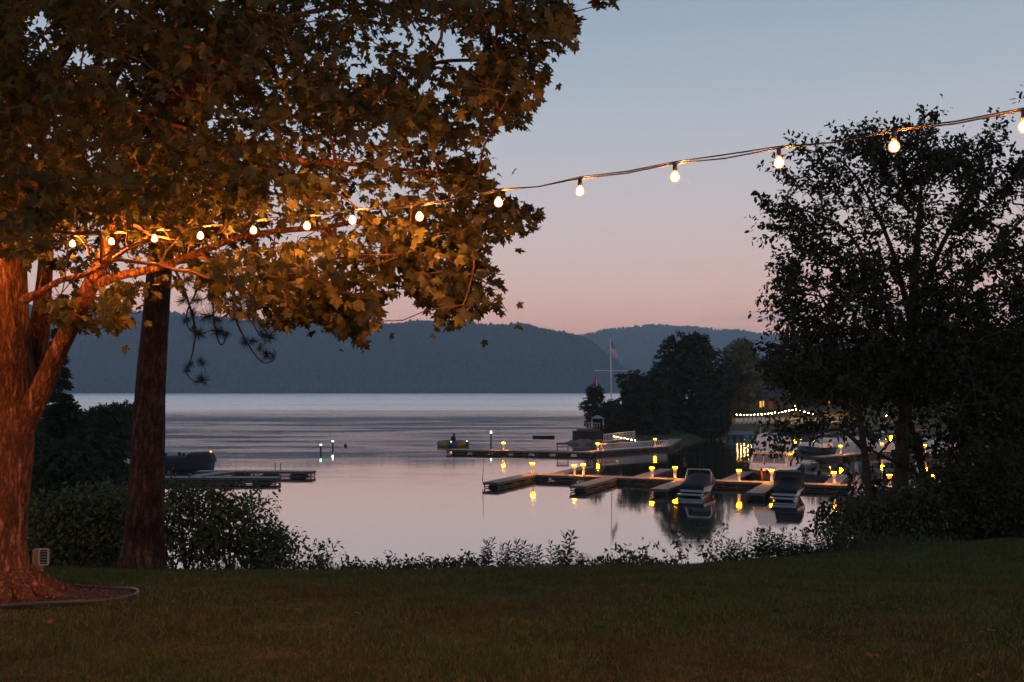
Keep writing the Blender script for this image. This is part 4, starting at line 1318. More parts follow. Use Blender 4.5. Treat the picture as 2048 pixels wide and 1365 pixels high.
# ------------------------------------------------------------------ far trees
def far_tree(name, label, px0, px1, ptop, Y, base_z, m='far_leaf', n=2600, ls=0.75, conifer=False, group=None, seed=0, low=0.15):
    r_ = np.random.default_rng(seed + 100)
    x0, x1 = (px0 - 1024) / F * Y, (px1 - 1024) / F * Y
    cx = (x0 + x1) / 2; hw = (x1 - x0) / 2
    top = P((px0 + px1) / 2, ptop, Y)[2]
    H = top - base_z
    b = np.array((cx, Y, base_z))
    t = thing(name, label, 'tree', b, group)
    w = MB()
    w.tube([b - (0, 0, 0.4), b + (0.1, 0, H * 0.3), b + (hw * 0.1, 0.2, H * 0.6), b + (0, 0, H * 0.92)], [H * 0.028, H * 0.022, H * 0.013, 0.03], 8)
    if conifer:
        z = r_.uniform(0.1, 1.0, n)
        whorl = np.round(z * 13) / 13 + r_.normal(0, 0.012, n)
        a = r_.uniform(0, 6.283, n)
        R = hw * (1.05 - whorl) ** 0.85 * r_.uniform(0.15, 1.0, n) ** 0.5
        pos = np.stack([cx + R * np.cos(a), Y + R * np.sin(a), base_z + H * whorl - R * 0.28], 1)
        axis = np.stack([np.cos(a), np.sin(a), np.full(n, -0.3)], 1) + r_.normal(0, 0.25, (n, 3))
        nr = np.tile((0, 0, 1.0), (n, 1)) + r_.normal(0, 0.3, (n, 3))
        sz = ls * r_.uniform(0.6, 1.1, n)
    else:
        k = 19
        lc = []
        for i in range(k):
            f = low + (0.93 - low) * (i + 0.5) / k
            env = math.sin(math.pi * min(1, max(0.12, (f - low * 0.3) / (1.0 - low * 0.3))) ** 0.8) ** 0.6
            a = i * 2.4 + r_.uniform(-0.4, 0.4)
            rr = env * hw * r_.uniform(0.35, 0.78)
            lc.append((cx + rr * math.cos(a), Y + rr * math.sin(a) * 0.8, base_z + H * f, hw * r_.uniform(0.32, 0.5)))
        lc = np.array(lc)
        lc[:, 2] = np.minimum(lc[:, 2], top - lc[:, 3] * 0.75)
        for q in lc[::2]:
            w.tube([b + (0, 0, H * 0.25), (b + (0, 0, H * 0.3) + q[:3]) / 2, q[:3]], [H * 0.012, H * 0.007, 0.03], 5)
        i = r_.integers(0, k, n)
        d = r_.normal(0, 1, (n, 3)); d /= np.linalg.norm(d, axis=1)[:, None]
        rr = r_.uniform(0.1, 1, n) ** 0.4 * (1 + 0.2 * np.sin(d[:, 0] * 7 + i) * np.sin(d[:, 2] * 6))
        pos = lc[i, :3] + d * (lc[i, 3] * rr)[:, None] * np.array((1, 1, 0.85))
        axis = d + r_.normal(0, 0.5, (n, 3)) + (0, 0, -0.2)
        nr = d * 0.5 + np.array((0, 0, 0.7)) + r_.normal(0, 0.35, (n, 3))
        sz = ls * r_.uniform(0.5, 1.15, n)
        keepz = pos[:, 2] > base_z + 0.2
        pos, axis, nr, sz = pos[keepz], axis[keepz], nr[keepz], sz[keepz]
    w.build('trunk', M['dark_twig'], t)
    V, T = leaves(pos, axis, nr, sz, TC)
    mesh_np('crown', V, T, M[m], t)
    return t


gp = 'trees on the wooded point'
far_tree('shore_tree', 'small leaning tree at the tip of the point left of the flagpole', 1163, 1216, 768, 153, W + 0.2, n=700, ls=0.6, group=gp, seed=1, low=0.3)
far_tree('shore_tree', 'low dark tree just right of the flagpole on the point', 1222, 1312, 745, 160, W + 0.4, n=2300, group=gp, seed=2, low=0.06)
far_tree('shore_tree', 'tallest broad dark tree in the middle of the point', 1296, 1462, 668, 168, W + 0.6, n=5200, ls=0.85, group=gp, seed=3, low=0.06)
far_tree('shore_tree', 'dark rounded tree in front of the tall one on the point', 1262, 1352, 758, 158, W + 0.3, n=1900, group=gp, seed=4, low=0.05)
far_tree('shore_tree', 'pale hazy green tree behind the right shoulder of the tall dark tree', 1436, 1528, 680, 222, W + 3.4, m='pale_leaf', n=2600, ls=0.9, group=gp, seed=5, low=0.2)
far_tree('shore_tree', 'dark bushy tree hugging the shore at the right foot of the tall tree', 1372, 1470, 762, 163, W + 0.3, n=1900, group=gp, seed=6, low=0.05)
far_tree('shore_tree', 'grey green tree behind the lit house', 1510, 1590, 704, 262, W + 4.4, n=2200, ls=0.95, group=gp, seed=7, low=0.15)
far_tree('fir_tree', 'small pointed fir right of the pale hazy tree', 1545, 1578, 700, 275, W + 4.6, n=900, ls=0.9, conifer=True, group=gp, seed=8)
far_tree('shore_tree', 'dark tree beside the left wall of the lit house', 1440, 1496, 740, 215, W + 3.2, n=1500, group=gp, seed=9, low=0.1)
far_tree('shore_tree', 'dark tree filling the gap between the tall tree and the pale one', 1420, 1500, 728, 200, W + 2.6, n=2000, group=gp, seed=41, low=0.04)
far_tree('shore_tree', 'broad dark tree right of the lit house above the far lawn', 1545, 1650, 716, 236, W + 4.6, n=2600, ls=0.9, group=gp, seed=42, low=0.04)
far_tree('shore_tree', 'dark tree directly behind the house roof', 1490, 1560, 722, 250, W + 4.6, n=2000, ls=0.9, group=gp, seed=43, low=0.04)
far_tree('shore_tree', 'low dark tree linking the flagpole trees and the tall tree', 1285, 1345, 728, 172, W + 0.8, n=1700, group=gp, seed=44, low=0.04)
far_tree('shore_shrub', 'low shrub at the foot of the flagpole', 1196, 1248, 800, 157, W + 0.3, n=900, ls=0.6, group=gp, seed=51, low=0.03)
far_tree('shore_shrub', 'low shrub just behind the blue canopy at the point', 1180, 1226, 815, 156, W + 0.3, n=700, ls=0.6, group=gp, seed=52, low=0.03)
gb = 'trees behind the marina on the right'
for i, (a, b_, tp, Y, lb) in enumerate(((1590, 1720, 690, 230, 'far tree glimpsed behind the young leaning tree'), (1690, 1830, 672, 240, 'far tree glimpsed behind the feathery tree trunk'), (1800, 1960, 664, 235, 'far broad tree hidden behind the dense bank tree'), (1930, 2080, 660, 228, 'far tree behind the right edge foliage'))):
    far_tree('background_tree', lb, a, b_, tp, Y, W + 4.0, n=2200, ls=1.0, group=gb, seed=20 + i, low=0.12)
gL = 'trees on the left bank'
far_tree('bank_fir', 'feathery tall dark tree behind the maple trunk on the left bank', 60, 168, 664, 66, W + 1.2, n=2400, ls=0.5, conifer=True, group=gL, seed=30)
far_tree('bank_shrub', 'dark rounded tree low on the left bank between the two trunks', 70, 190, 800, 62, W + 0.6, n=2600, ls=0.42, group=gL, seed=31, low=0.03)
far_tree('bank_shrub', 'dark tree reaching the water left of the pine trunk', 150, 262, 812, 78, W + 0.4, n=2600, ls=0.45, group=gL, seed=32, low=0.03)
far_tree('bank_shrub', 'farther low bushy tree whose top meets the bright water line', 196, 300, 806, 112, W + 0.3, n=1500, ls=0.6, group=gL, seed=33, low=0.04)
far_tree('bank_shrub', 'dark foliage mass half hidden by the maple trunk', -30, 110, 770, 58, W + 0.8, n=2600, ls=0.42, group=gL, seed=34, low=0.03)
far_tree('bank_shrub', 'lowest dark bush at the waterside behind the leafy bushes', 60, 220, 880, 50, W + 0.3, n=2200, ls=0.36, group=gL, seed=35, low=0.03)

# ------------------------------------------------------------------ docks
U = np.array((0.92, -0.39, 0.0)); U /= np.linalg.norm(U)
Vv = np.array((0.39, 0.92, 0.0)); Vv /= np.linalg.norm(Vv)
ZZ = np.array((0, 0, 1.0))
O = np.array((2.15, 89.0, W))
DK = 0.5           # deck height


def pier(root, name, a, b, width, deck=DK, gaps=True, top='dock_top'):
    """one straight run of dock: deck boards, fascia beams, cross braces and floats below"""
    a, b = np.array(a, float), np.array(b, float)
    ln = np.linalg.norm(b - a); d = (b - a) / ln; s = np.cross(ZZ, d)
    A = (d, s, ZZ)
    mid = (a + b) / 2
    k = MB()
    nb = max(4, int(ln / 0.3))
    for i in range(nb):
        c = a + d * (i + 0.5) * ln / nb + ZZ * (deck - 0.02)
        k.box(c, (ln / nb - 0.02, width, 0.04), A)
    o = k.build(name, M[top], root)
    f = MB()
    for sg in (-1, 1):
        f.box(mid + s * sg * (width / 2 + 0.03) + ZZ * (deck - 0.11), (ln + 0.06, 0.05, 0.2), A)
        f.box(mid + s * sg * (width / 2 - 0.05) + ZZ * (deck - 0.42), (ln, 0.06, 0.08), A)
    for e in (a, b):
        f.box(e + ZZ * (deck - 0.11), (0.05, width, 0.2), A)
    nf = max(2, int(ln / 1.6) + 1)
    for i in range(nf):
        c = a + d * (0.1 + (ln - 0.2) * i / (nf - 1))
        for sg in (-1, 1):
            f.box(c + s * sg * (width / 2 - 0.05) + ZZ * (deck - 0.3), (0.1, 0.07, 0.2), A)
    f.build('frame', M['dock_side'], o)
    fl = MB()
    nf = max(1, int(ln / 2.6))
    for i in range(nf):
        c = a + d * ln * (i + 0.5) / nf
        fl.box(c + ZZ * 0.04, (1.5, width * 0.8, 0.3), A, 0.05)
    fl.build('float', M['float_'], o)
    return o


def uv(s, t, z=0):
    return O + U * s + Vv * t + ZZ * z


dock = thing('marina_dock', 'lamp-lit wooden marina dock with slip fingers and moored boats', 'dock', uv(0, 0))
pier(dock, 'walkway', uv(-1.4, 0.8), uv(62, 0.8), 1.6)
for s in (-0.7, 6.8, 13.3, 20.5, 27.5, 35.0, 42.5):
    pier(dock, 'finger', uv(s, -0.06), uv(s, -8.3), 1.3)
for s in (1.2, 9.0, 16.7, 25.0, 33.0):
    pier(dock, 'finger', uv(s, 1.68), uv(s, 11.0), 1.2)

ldock = thing('side_dock', 'dark unlit dock with two fingers on the left of the lake', 'dock', (-25, 90, W))
pier(ldock, 'walkway', (-45, 87.2, W), (-20.2, 86.6, W), 1.5)
pier(ldock, 'finger', (-29.3, 93.4, W), (-18.4, 92.9, W), 1.4)
pier(ldock, 'walkway', (-27.9, 88.0, W), (-26.2, 92.7, W), 1.4)
pier(ldock, 'walkway', (-33.2, 88.0, W), (-34.5, 97.0, W), 1.3)
for x in (-22.2, -21.7):
    t = MB().tube([(x, 93.85, W - 0.8), (x, 93.85, W + 1.15)], 0.035, 8).build('mooring_post', M['dark_metal'])
    tag(t, 'thin dark mooring post standing by the far finger of the left dock', 'post', 'pair of mooring posts')

fdock = thing('swim_dock', 'long low dock farther out beyond the marina with ramp to the point', 'dock', (0, 124, W))
pier(fdock, 'walkway', (-7.9, 127.5, W), (10.2, 121.9, W), 2.4)
pier(fdock, 'walkway', (9.6, 123.4, W), (20.5, 135.0, W), 2.0)
pier(fdock, 'ramp', (20.5, 135.2, W), (24.5, 149.5, W + 0.25), 1.8)

# ---- pedestal lamps
def pedestal(loc, label, group):
    t = thing('pedestal_lamp', label, 'lamp', loc, group)
    MB().lathe(loc, [(0.16, 0.0), (0.16, 0.04), (0.115, 0.07), (0.115, 0.62), (0.13, 0.64)], 10).build('post', M['white'], t)
    MB().lathe(loc, [(0.12, 0.642), (0.15, 0.7), (0.178, 0.9)], 10).build('lens', M['lens'], t)
    MB().lathe(loc, [(0.179, 0.902), (0.188, 0.91), (0.19, 0.945)], 10).build('light_ring', M['flame'], t)
    MB().lathe(loc, [(0.21, 0.948), (0.2, 0.97), (0.08, 1.02)], 10).build('cap', M['white'], t)
    return t


gq = 'glowing lamps on the docks'
lamp0 = pedestal(uv(-0.7, 0.9, DK), 'glowing white pedestal lamp at the outer end of the marina walkway', gq)
for s, t_, lb in ((3.5, 0.25, 'glowing pedestal lamp nearer the camera of the close pair on the walkway'), (3.95, 1.4, 'glowing pedestal lamp on the far side of the close pair on the walkway'), (10.5, 0.2, 'glowing pedestal lamp left of the covered ski boat'), (12.2, 1.4, 'glowing pedestal lamp directly behind the covered ski boat'), (17.8, 0.3, 'glowing pedestal lamp between the two ski boats'), (20.3, 1.3, 'glowing pedestal lamp at the bow of the white cruiser'), (25.2, 1.2, 'glowing pedestal lamp on the walkway right of the second ski boat'), (32.5, 1.2, 'glowing pedestal lamp on the walkway seen through the right trees'), (29.4, 0.3, 'glowing pedestal lamp just left of the young tree trunk on the walkway'), (36.2, 0.3, 'glowing pedestal lamp low behind the feathery tree trunk'), (44.0, 0.4, 'glowing pedestal lamp deep behind the dense bank tree'), (40.0, 1.2, 'farthest right pedestal lamp on the marina walkway behind foliage')):
    clone(lamp0, uv(s, t_, DK), 0, lb)
dz = W + DK
for p, lb in (((-1.06, 125.4, dz), 'glowing pedestal lamp midway along the far low dock'), ((10.6, 123.6, dz), 'glowing pedestal lamp at the bend of the far low dock'), ((19.4, 135.4, dz), 'glowing pedestal lamp where the far dock meets the ramp'),
              ((38.9, 118.3, dz), 'glowing pedestal lamp on the back dock above the young tree branch'), ((45.6, 123.2, dz), 'glowing pedestal lamp at the corner of the back dock'), ((49.5, 119.8, dz), 'glowing pedestal lamp right of the back dock corner behind foliage'), ((53.4, 117.6, dz), 'glowing pedestal lamp on the back dock deep behind the right foliage')):
    clone(lamp0, p, 0, lb)
bdock = thing('back_dock', 'dock behind the white cruiser seen through the leaves', 'dock', (40, 118, W))
pier(bdock, 'walkway', (34.5, 113.0, W), (46, 124.0, W), 1.6)
pier(bdock, 'walkway', (46, 122.4, W), (62, 112.0, W), 1.6)

# ---- bench, rails, raft, inflatable, marker posts
bp_ = np.array((6.3, 124.2, W + DK))
t = thing('dock_bench', 'dark bench on the far low dock', 'bench', bp_)
MB().box(bp_ + (0, 0, 0.5), (1.6, 0.5, 0.07), bev=0.01).build('seat', M['dock_side'], t)
MB().box(bp_ + (0, 0.28, 0.85), (1.6, 0.05, 0.25), bev=0.01).build('backrest', M['dock_side'], t)
for sx in (-0.65, 0.65):
    MB().box(bp_ + (sx, 0, 0.235), (0.09, 0.45, 0.47)).build('leg', M['dock_side'], t)
    MB().box(bp_ + (sx, 0.28, 0.6), (0.06, 0.05, 0.24)).build('leg', M['dock_side'], t)


def railing(name, label, a, b, h, n, slant=0.0, m='white', top=True, group=None):
    a, b = np.array(a, float), np.array(b, float)
    t = thing(name, label, 'railing', a, group)
    d = (b - a) / np.linalg.norm(b - a)
    r = MB()
    if top: r.tube([a + ZZ * h, b + ZZ * h], 0.045, 6)
    r.tube([a + ZZ * 0.1, b + ZZ * 0.1], 0.035, 6)
    r.build('rail', M[m], t)
    k = MB()
    for i in range(n + 1):
        q = a + (b - a) * i / n
        k.tube([q, q + ZZ * h + d * slant], 0.03, 5)
    k.build('balusters', M[m], t)
    return t


railing('ramp_railing', 'white railing along the near side of the ramp to the point', (10.9, 124.3, W + DK), (20.6, 134.2, W + DK), 0.8, 34, 0.5)
railing('ramp_railing', 'white picket railing on the shore above the ramp', (13.0, 141.5, W + 0.7), (18.2, 148.0, W + 0.9), 1.05, 22)
raft = thing('swim_raft', 'flat dark swimming raft floating alone beyond the far dock', 'raft', (5.3, 168, W))
MB().box((5.3, 168, W + 0.32), (3.8, 2.6, 0.08), bev=0.02).build('deck', M['dock_side'], raft)
for sy in (-0.9, 0.9):
    MB().tube([(3.5, 168 + sy, W + 0.12), (7.1, 168 + sy, W + 0.12)], 0.19, 10).build('float', M['float_'], raft)

ic = np.array((-8.45, 143.5, W + 0.35))
inf = thing('water_trampoline', 'round blue and yellow inflatable floating left of the far dock', 'inflatable', ic)
for q in range(10):
    pts = []
    for a in np.linspace(q * 0.6283, (q + 1) * 0.6283, 6):
        pts.append(ic + np.array((math.cos(a) * 1.95, math.sin(a) * 1.95, 0)))
    MB().tube(pts, 0.42, 10).build('tube_section', M['blue' if q % 2 else 'yellow'], inf)
MB().lathe(ic, [(1.6, 0.2), (1.6, 0.23), (0.2, 0.2)], 20).build('trampoline_mat', M['canvas'], inf)
st_ = MB()
st_.box(ic + (0.0, 0.1, 0.62), (0.7, 0.5, 0.85), bev=0.15).box(ic + (0.1, 0.1, 1.25), (0.3, 0.3, 0.5), bev=0.1)
tag(st_.build('gear_bag', M['canvas']), 'dark lump of gear heaped on the round inflatable', 'bag')


def marker(loc, h, lm, label, group, r=0.11):
    loc = np.array(loc, float)
    t = thing('marker_post', label, 'marker', loc, group)
    MB().lathe(loc, [(r, -0.8), (r, h * 0.82), (r * 0.6, h * 0.9)], 10).build('post', M['dark_metal'], t)
    MB().lathe(loc, [(r * 0.7, h * 0.903), (r * 1.15, h * 0.94), (r * 1.1, h * 1.02), (r * 0.4, h * 1.07)], 10).build('lamp', M[lm], t)
    return t


gm = 'lit marker posts standing in the lake'
marker(PZ(641.5, 905.5, W), 1.0, 'green_lamp', 'marker post with green light standing in the water', gm)
marker(PZ(665.5, 898, W), 1.05, 'white_lamp', 'marker post with white light just right of the green one', gm)
marker(PZ(421, 922.5, W), 1.05, 'orange_lamp', 'marker post with small orange light above the left dock', gm)
marker(PZ(982, 891.5, W), 1.95, 'white_lamp', 'taller marker post with white light beyond the far dock', gm, 0.1)
marker(ic + np.array((-0.15, -2.3, -0.3)), 0.7, 'orange_lamp', 'small low orange light in front of the round inflatable', gm, 0.08)
marker(ic + np.array((2.05, -1.6, -0.3)), 0.75, 'orange_lamp', 'small low orange light at the right side of the round inflatable', gm, 0.08)
tag(MB().lathe(PZ(691, 893, W), [(0.1, -0.1), (0.22, 0.05), (0.2, 0.25), (0.05, 0.34)], 12).build('mooring_buoy', M['float_']), 'small dark buoy right of the white marker light', 'buoy')
for px_, pt_, pb_, Y in ((965, 905, 960, 84), (489, 940, 962, 88), (1398, 900, 950, 86)):
    b0 = P(px_, pb_, Y); b0[2] = W + 0.3
    e = P(px_ + 2, pt_, Y)
    tag(MB().tube([b0, (b0 + e) / 2 + np.array((0.03, 0, 0)), e], [0.03, 0.02, 0.01], 6).build('mooring_whip', M['dark_metal']),
        {965: 'thin upright mooring rod at the outermost marina finger', 489: 'thin upright mooring rod at the left dock', 1398: 'thin upright mooring rod by the covered ski boat'}[px_], 'rod', 'thin mooring rods')

# ---- dark shelter on the point with pale blue canopy
sp = PZ(1168, 886, W)
sp = np.array((11.2, 150.5, W))
t = thing('swim_platform', 'raised dark bathing platform with railing at the tip of the point', 'platform', sp)
MB().box(sp + (0.3, 0, 2.0), (3.4, 2.6, 0.3), bev=0.03).build('deck', M['dock_side'], t)
pl = MB()
for dx in (-1.2, 0.3, 1.8):
    for dy in (-1.1, 1.1):
        pl.box(sp + (dx, dy, 0.7), (1.56, 2.3, 2.3)) if dy > 0 else None
pl.build('crib', M['float_'], t)
r = MB()
r.tube([sp + (-1.3, -1.25, 3.1), sp + (1.9, -1.25, 3.1)], 0.04, 6)
for k in range(9):
    r.tube([sp + (-1.3 + k * 0.4, -1.25, 2.15), sp + (-1.3 + k * 0.4, -1.25, 3.1)], 0.028, 5)
r.build('rail', M['steel'], t)
cp = sp + np.array((1.75, 0.5, 3.75))
t = thing('canopy', 'pale blue canopy standing on the bathing platform', 'canopy', sp + (1.75, 0.5, 2.15))
MB().loft([[cp + (x, y, 0) for x, y in ((-0.95, -0.8), (0.95, -0.8), (0.95, 0.8), (-0.95, 0.8))], [cp + (x * 0.25, y * 0.25, 0.45) for x, y in ((-0.95, -0.8), (0.95, -0.8), (0.95, 0.8), (-0.95, 0.8))]], True, True).build('roof', M['sky_blue'], t)
for x in (-0.85, 0.85):
    for y in (-0.7, 0.7):
        MB().tube([cp + (x, y, -1.6), cp + (x, y, 0.02)], 0.035, 6).build('pole', M['steel'], t)
# shore rocks
for i in range(9):
    c = np.array((9.2 + i * 1.15 + random.uniform(-0.3, 0.3), 147.6 + random.uniform(-1, 1), W + 0.15))
    pts = unit(rng.normal(0, 1, (1, 3)))
    n_s, n_r = 9, 6
    prof = [(0.15, -0.5), (0.8, -0.3), (1.0, 0.05), (0.75, 0.42), (0.25, 0.6)]
    k = random.uniform(0.7, 1.15)
    ring = [[c + np.array((math.cos(a) * r_ * k * random.uniform(0.8, 1.2), math.sin(a) * r_ * k * random.uniform(0.8, 1.2), z * k)) for a in np.linspace(0, 6.283, n_s, endpoint=False)] for r_, z in prof]
    tag(MB().loft(ring, True, True, True, True).build('rock', M['rock']), 'dark boulder in the row along the waterline at the tip of the point', 'rock', 'boulders at the tip of the point')

# ------------------------------------------------------------------ flagpole and flags
fp = np.array((16.0, 160.0, float(point_z(np.array(16.0), np.array(160.0)))))
top = P(1219, 674, 160)[2]
yz = P(1219, 742, 160)[2]
t = thing('flagpole', 'tall white flagpole with a crossbar on the wooded point', 'flagpole', fp)
MB().tube([fp - (0, 0, 0.3), (fp[0] - 0.1, 160, yz), (fp[0] - 0.2, 160, top)], [0.1, 0.08, 0.045], 8).build('pole', M['white'], t)
MB().tube([(fp[0] - 2.85, 160, yz + 0.05), (fp[0] + 2.7, 160, yz + 0.02)], [0.05, 0.04], 7).build('yardarm', M['white'], t)
MB().lathe((fp[0] - 0.2, 160, top), [(0.03, -0.02), (0.1, 0.06), (0.1, 0.14), (0.02, 0.2)], 10).build('finial', M['yellow'], t)
for dz_ in ():
    pass


def flag_mat(kind):
    m = bpy.data.materials.new('flag_' + kind)
    m.use_nodes = True
    t = m.node_tree; b = t.nodes['Principled BSDF']; b.inputs['Roughness'].default_value = 0.85
    uvn = t.nodes.new('ShaderNodeUVMap'); se = t.nodes.new('ShaderNodeSeparateXYZ')
    t.links.new(uvn.outputs[0], se.inputs[0])

    def mth(op, a, b_=None, c=None):
        n = t.nodes.new('ShaderNodeMath'); n.operation = op
        for i, x in enumerate((a, b_, c)):
            if x is None: continue
            if isinstance(x, (int, float)): n.inputs[i].default_value = x
            else: t.links.new(x, n.inputs[i])
        return n.outputs[0]

    def mix(f, a, b_):
        n = t.nodes.new('ShaderNodeMixRGB'); t.links.new(f, n.inputs[0])
        for i, x in ((1, a), (2, b_)):
            if isinstance(x, tuple): n.inputs[i].default_value = (*x, 1)
            else: t.links.new(x, n.inputs[i])
        return n.outputs[0]
    u_, v_ = se.outputs['X'], se.outputs['Y']
    if kind == 'stripes':
        odd = mth('GREATER_THAN', mth('FRACT', mth('MULTIPLY', v_, 6.5)), 0.5)
        stripes = mix(odd, (0.62, 0.03, 0.04), (0.8, 0.78, 0.76))
        canton = mth('MULTIPLY', mth('LESS_THAN', u_, 0.4), mth('GREATER_THAN', v_, 0.4615))
        # star rows as small discs
        fx = mth('SUBTRACT', mth('FRACT', mth('MULTIPLY', u_, 15.0)), 0.5)
        fy = mth('SUBTRACT', mth('FRACT', mth('MULTIPLY', v_, 9.3)), 0.5)
        star = mth('LESS_THAN', mth('ADD', mth('MULTIPLY', fx, fx), mth('MULTIPLY', fy, fy)), 0.05)
        c = mix(canton, stripes, mix(star, (0.02, 0.03, 0.12), (0.7, 0.7, 0.7)))
    else:
        mid = mth('MULTIPLY', mth('GREATER_THAN', u_, 0.34), mth('LESS_THAN', u_, 0.64))
        c = mix(mid, (0.55, 0.02, 0.02), (0.7, 0.66, 0.64))
        dx = mth('ABSOLUTE', mth('SUBTRACT', u_, 0.5)); dy = mth('ABSOLUTE', mth('SUBTRACT', v_, 0.5))
        leaf = mth('LESS_THAN', mth('ADD', mth('MULTIPLY', dx, 2.0), dy), 0.3)
        c = mix(leaf, c, (0.6, 0.03, 0.03))
    t.links.new(c, b.inputs['Base Color'])
    return m


def hung_flag(name, label, hoist_top, hgt, fly, droop, swing, m):
    """flag hanging almost still: the fly edge sinks along the pole in soft folds"""
    nu, nv = 18, 10
    V, UVs = [], []
    for i in range(nu + 1):
        for j in range(nv + 1):
            u_, v_ = i / nu, j / nv
            x = swing * u_ * fly * 0.45 + 0.05 * math.sin(u_ * 15 + v_ * 2)
            y = 0.17 * math.sin(u_ * 13 + v_ * 1.5) * (0.3 + u_)
            z = -hgt * (1 - v_) * (1 - 0.25 * u_) - droop * u_ * fly * (0.75 + 0.2 * v_)
            x += swing * (1 - v_) * u_ * 0.25
            V.append((x, y, z)); UVs.append((u_, v_))
    V = np.array(V) + np.array(hoist_top)
    Q = np.array([(i * (nv + 1) + j, (i + 1) * (nv + 1) + j, (i + 1) * (nv + 1) + j + 1, i * (nv + 1) + j + 1) for i in range(nu) for j in range(nv)])
    o = mesh_np(name, V - np.array(hoist_top), Q, m, None, True)
    o.location = hoist_top
    ul = o.data.uv_layers.new(name='UVMap')
    for lp in o.data.loops:
        ul.data[lp.index].uv = UVs[lp.vertex_index]
    return tag(o, label, 'flag')


hung_flag('flag', 'drooping red white and blue striped flag at the flagpole top', (fp[0] - 0.1, 159.9, P(1219, 679, 160)[2]), 2.0, 3.0, 0.78, 0.7, flag_mat('stripes'))
hung_flag('flag', 'limp red and white flag hanging from the left end of the crossbar', (fp[0] - 2.75, 159.9, P(1219, 749, 160)[2]), 1.35, 2.6, 0.78, 0.62, flag_mat('leaf'))
hung_flag('flag', 'dull red flag hanging from the right end of the crossbar', (fp[0] + 2.6, 159.9, P(1219, 750, 160)[2]), 0.9, 1.1, 0.85, 0.3, M['red'])

# ------------------------------------------------------------------ boats
def hull_rings(c, f, s, L_, B, H_, n=12, bow=0.35, flare=0.75, transom=0.9):
    """hull lofted from stern (0) to bow (1); f forward, s side"""
    R = []
    for i in range(n + 1):
        t_ = i / n
        w = B / 2 * (transom + (1 - transom) * min(1, t_ * 3)) * (1 - max(0, (t_ - (1 - bow * 1.6)) / (bow * 1.6)) ** 2.2)
        w = max(w, 0.03)
        sheer = H_ * (1 + 0.22 * t_ ** 2)
        rake = 0.35 * max(0, t_ - 0.9) * 10
        p = c + f * (L_ * (t_ - 0.5))
        R.append([p + s * w + f * rake * 0.6 + ZZ * sheer, p + s * w * flare + f * rake * 0.25 + ZZ * (H_ * 0.4), p + s * w * flare * 0.75 + ZZ * -0.05, p - ZZ * 0.25,
                  p - s * w * flare * 0.75 + ZZ * -0.05, p - s * w * flare + f * rake * 0.25 + ZZ * (H_ * 0.4), p - s * w + f * rake * 0.6 + ZZ * sheer])
    return R


def ski_boat(c, f, label, group, top_cover):
    c = np.array(c, float); s = np.cross(f, ZZ)
    t = thing('ski_boat', label, 'boat', c, group)
    R = hull_rings(c, f, s, 6.6, 2.2, 0.72)
    MB().loft(R, True, True, False, True).build('hull', M['black_gel'], t)
    st_ = MB()
    for sg in (1, -1):
        st_.loft([[r[0 if sg > 0 else 6] + s * sg * 0.012 + ZZ * 0.005, r[0 if sg > 0 else 6] + s * sg * 0.015 - ZZ * 0.16 - s * sg * 0.05] for r in R], False, False, False, True)
    st_.build('rub_rail', M['grey_gel'], t)
    a = c - f * 3.3
    MB().box(a - f * 0.3 + ZZ * 0.18, (0.55, 1.9, 0.1), (f, s, ZZ), 0.04).build('swim_platform', M['grey_gel'], t)
    MB().box(a + f * 0.02 + ZZ * 0.42, (0.06, 1.7, 0.16), (f, s, ZZ), 0.02).build('transom_panel', M['grey_gel'], t)
    # fitted canvas over the cockpit, humped at the windscreen
    cv = []
    for q, (tt, hh, ww) in enumerate(((-0.49, 0.0, 0.98), (-0.38, 0.22, 0.95), (-0.15, 0.4, 0.95), (0.0, 0.72, 0.88), (0.1, 0.6, 0.86), (0.2, 0.25, 0.84), (0.34, 0.12, 0.72), (0.45, 0.05, 0.42))):
        w = 1.1 * ww; z = 0.74 + 0.17 * max(0, tt + 0.5) ** 2
        p = c + f * 6.6 * tt
        cv.append([p + s * w + ZZ * z, p + s * w * 0.85 + ZZ * (z + hh * 0.75), p + s * w * 0.4 + ZZ * (z + hh), p - s * w * 0.4 + ZZ * (z + hh), p - s * w * 0.85 + ZZ * (z + hh * 0.75), p - s * w + ZZ * z])
    MB().loft(cv, True, True, False, True).build('cover', M['canvas'], t)
    tw_ = MB()
    for sg in (1, -1):
        tw_.tube([c + s * sg * 1.03 + f * 0.3 + ZZ * 0.85, c + s * sg * 0.98 - f * 0.3 + ZZ * 1.5, c + s * sg * 0.85 - f * 0.6 + ZZ * 1.85], 0.05, 7)
        tw_.tube([c + s * sg * 1.03 - f * 0.9 + ZZ * 0.85, c + s * sg * 0.95 - f * 0.5 + ZZ * 1.6], 0.04, 7)
    tw_.tube([c + s * 0.87 - f * 0.6 + ZZ * 1.85, c - s * 0.87 - f * 0.6 + ZZ * 1.85], 0.05, 7)
    tw_.build('tower', M['dark_metal'] if top_cover else M['steel'], t)
    if top_cover:
        MB().box(c - f * 0.7 + ZZ * 1.9, (1.7, 1.75, 0.08), (f, s, ZZ), 0.04).build('bimini', M['canvas'], t)
        MB().loft([[c + s * x * 1.0 - f * 0.0 + ZZ * 1.0, c + s * x * 0.92 - f * 0.5 + ZZ * 1.87] for x in (-1, -0.5, 0, 0.5, 1)], False, False, False).build('screen', M['glass'], t)
    return t


gs = 'covered ski boats in the marina slips'
ski_boat(uv(15.7, -4.7), Vv, 'black covered ski boat with open tower in the left slip, stern to camera', gs, False)
ski_boat(uv(22.5, -4.7), Vv, 'black ski boat with canvas top in the right slip beside trees', gs, True)

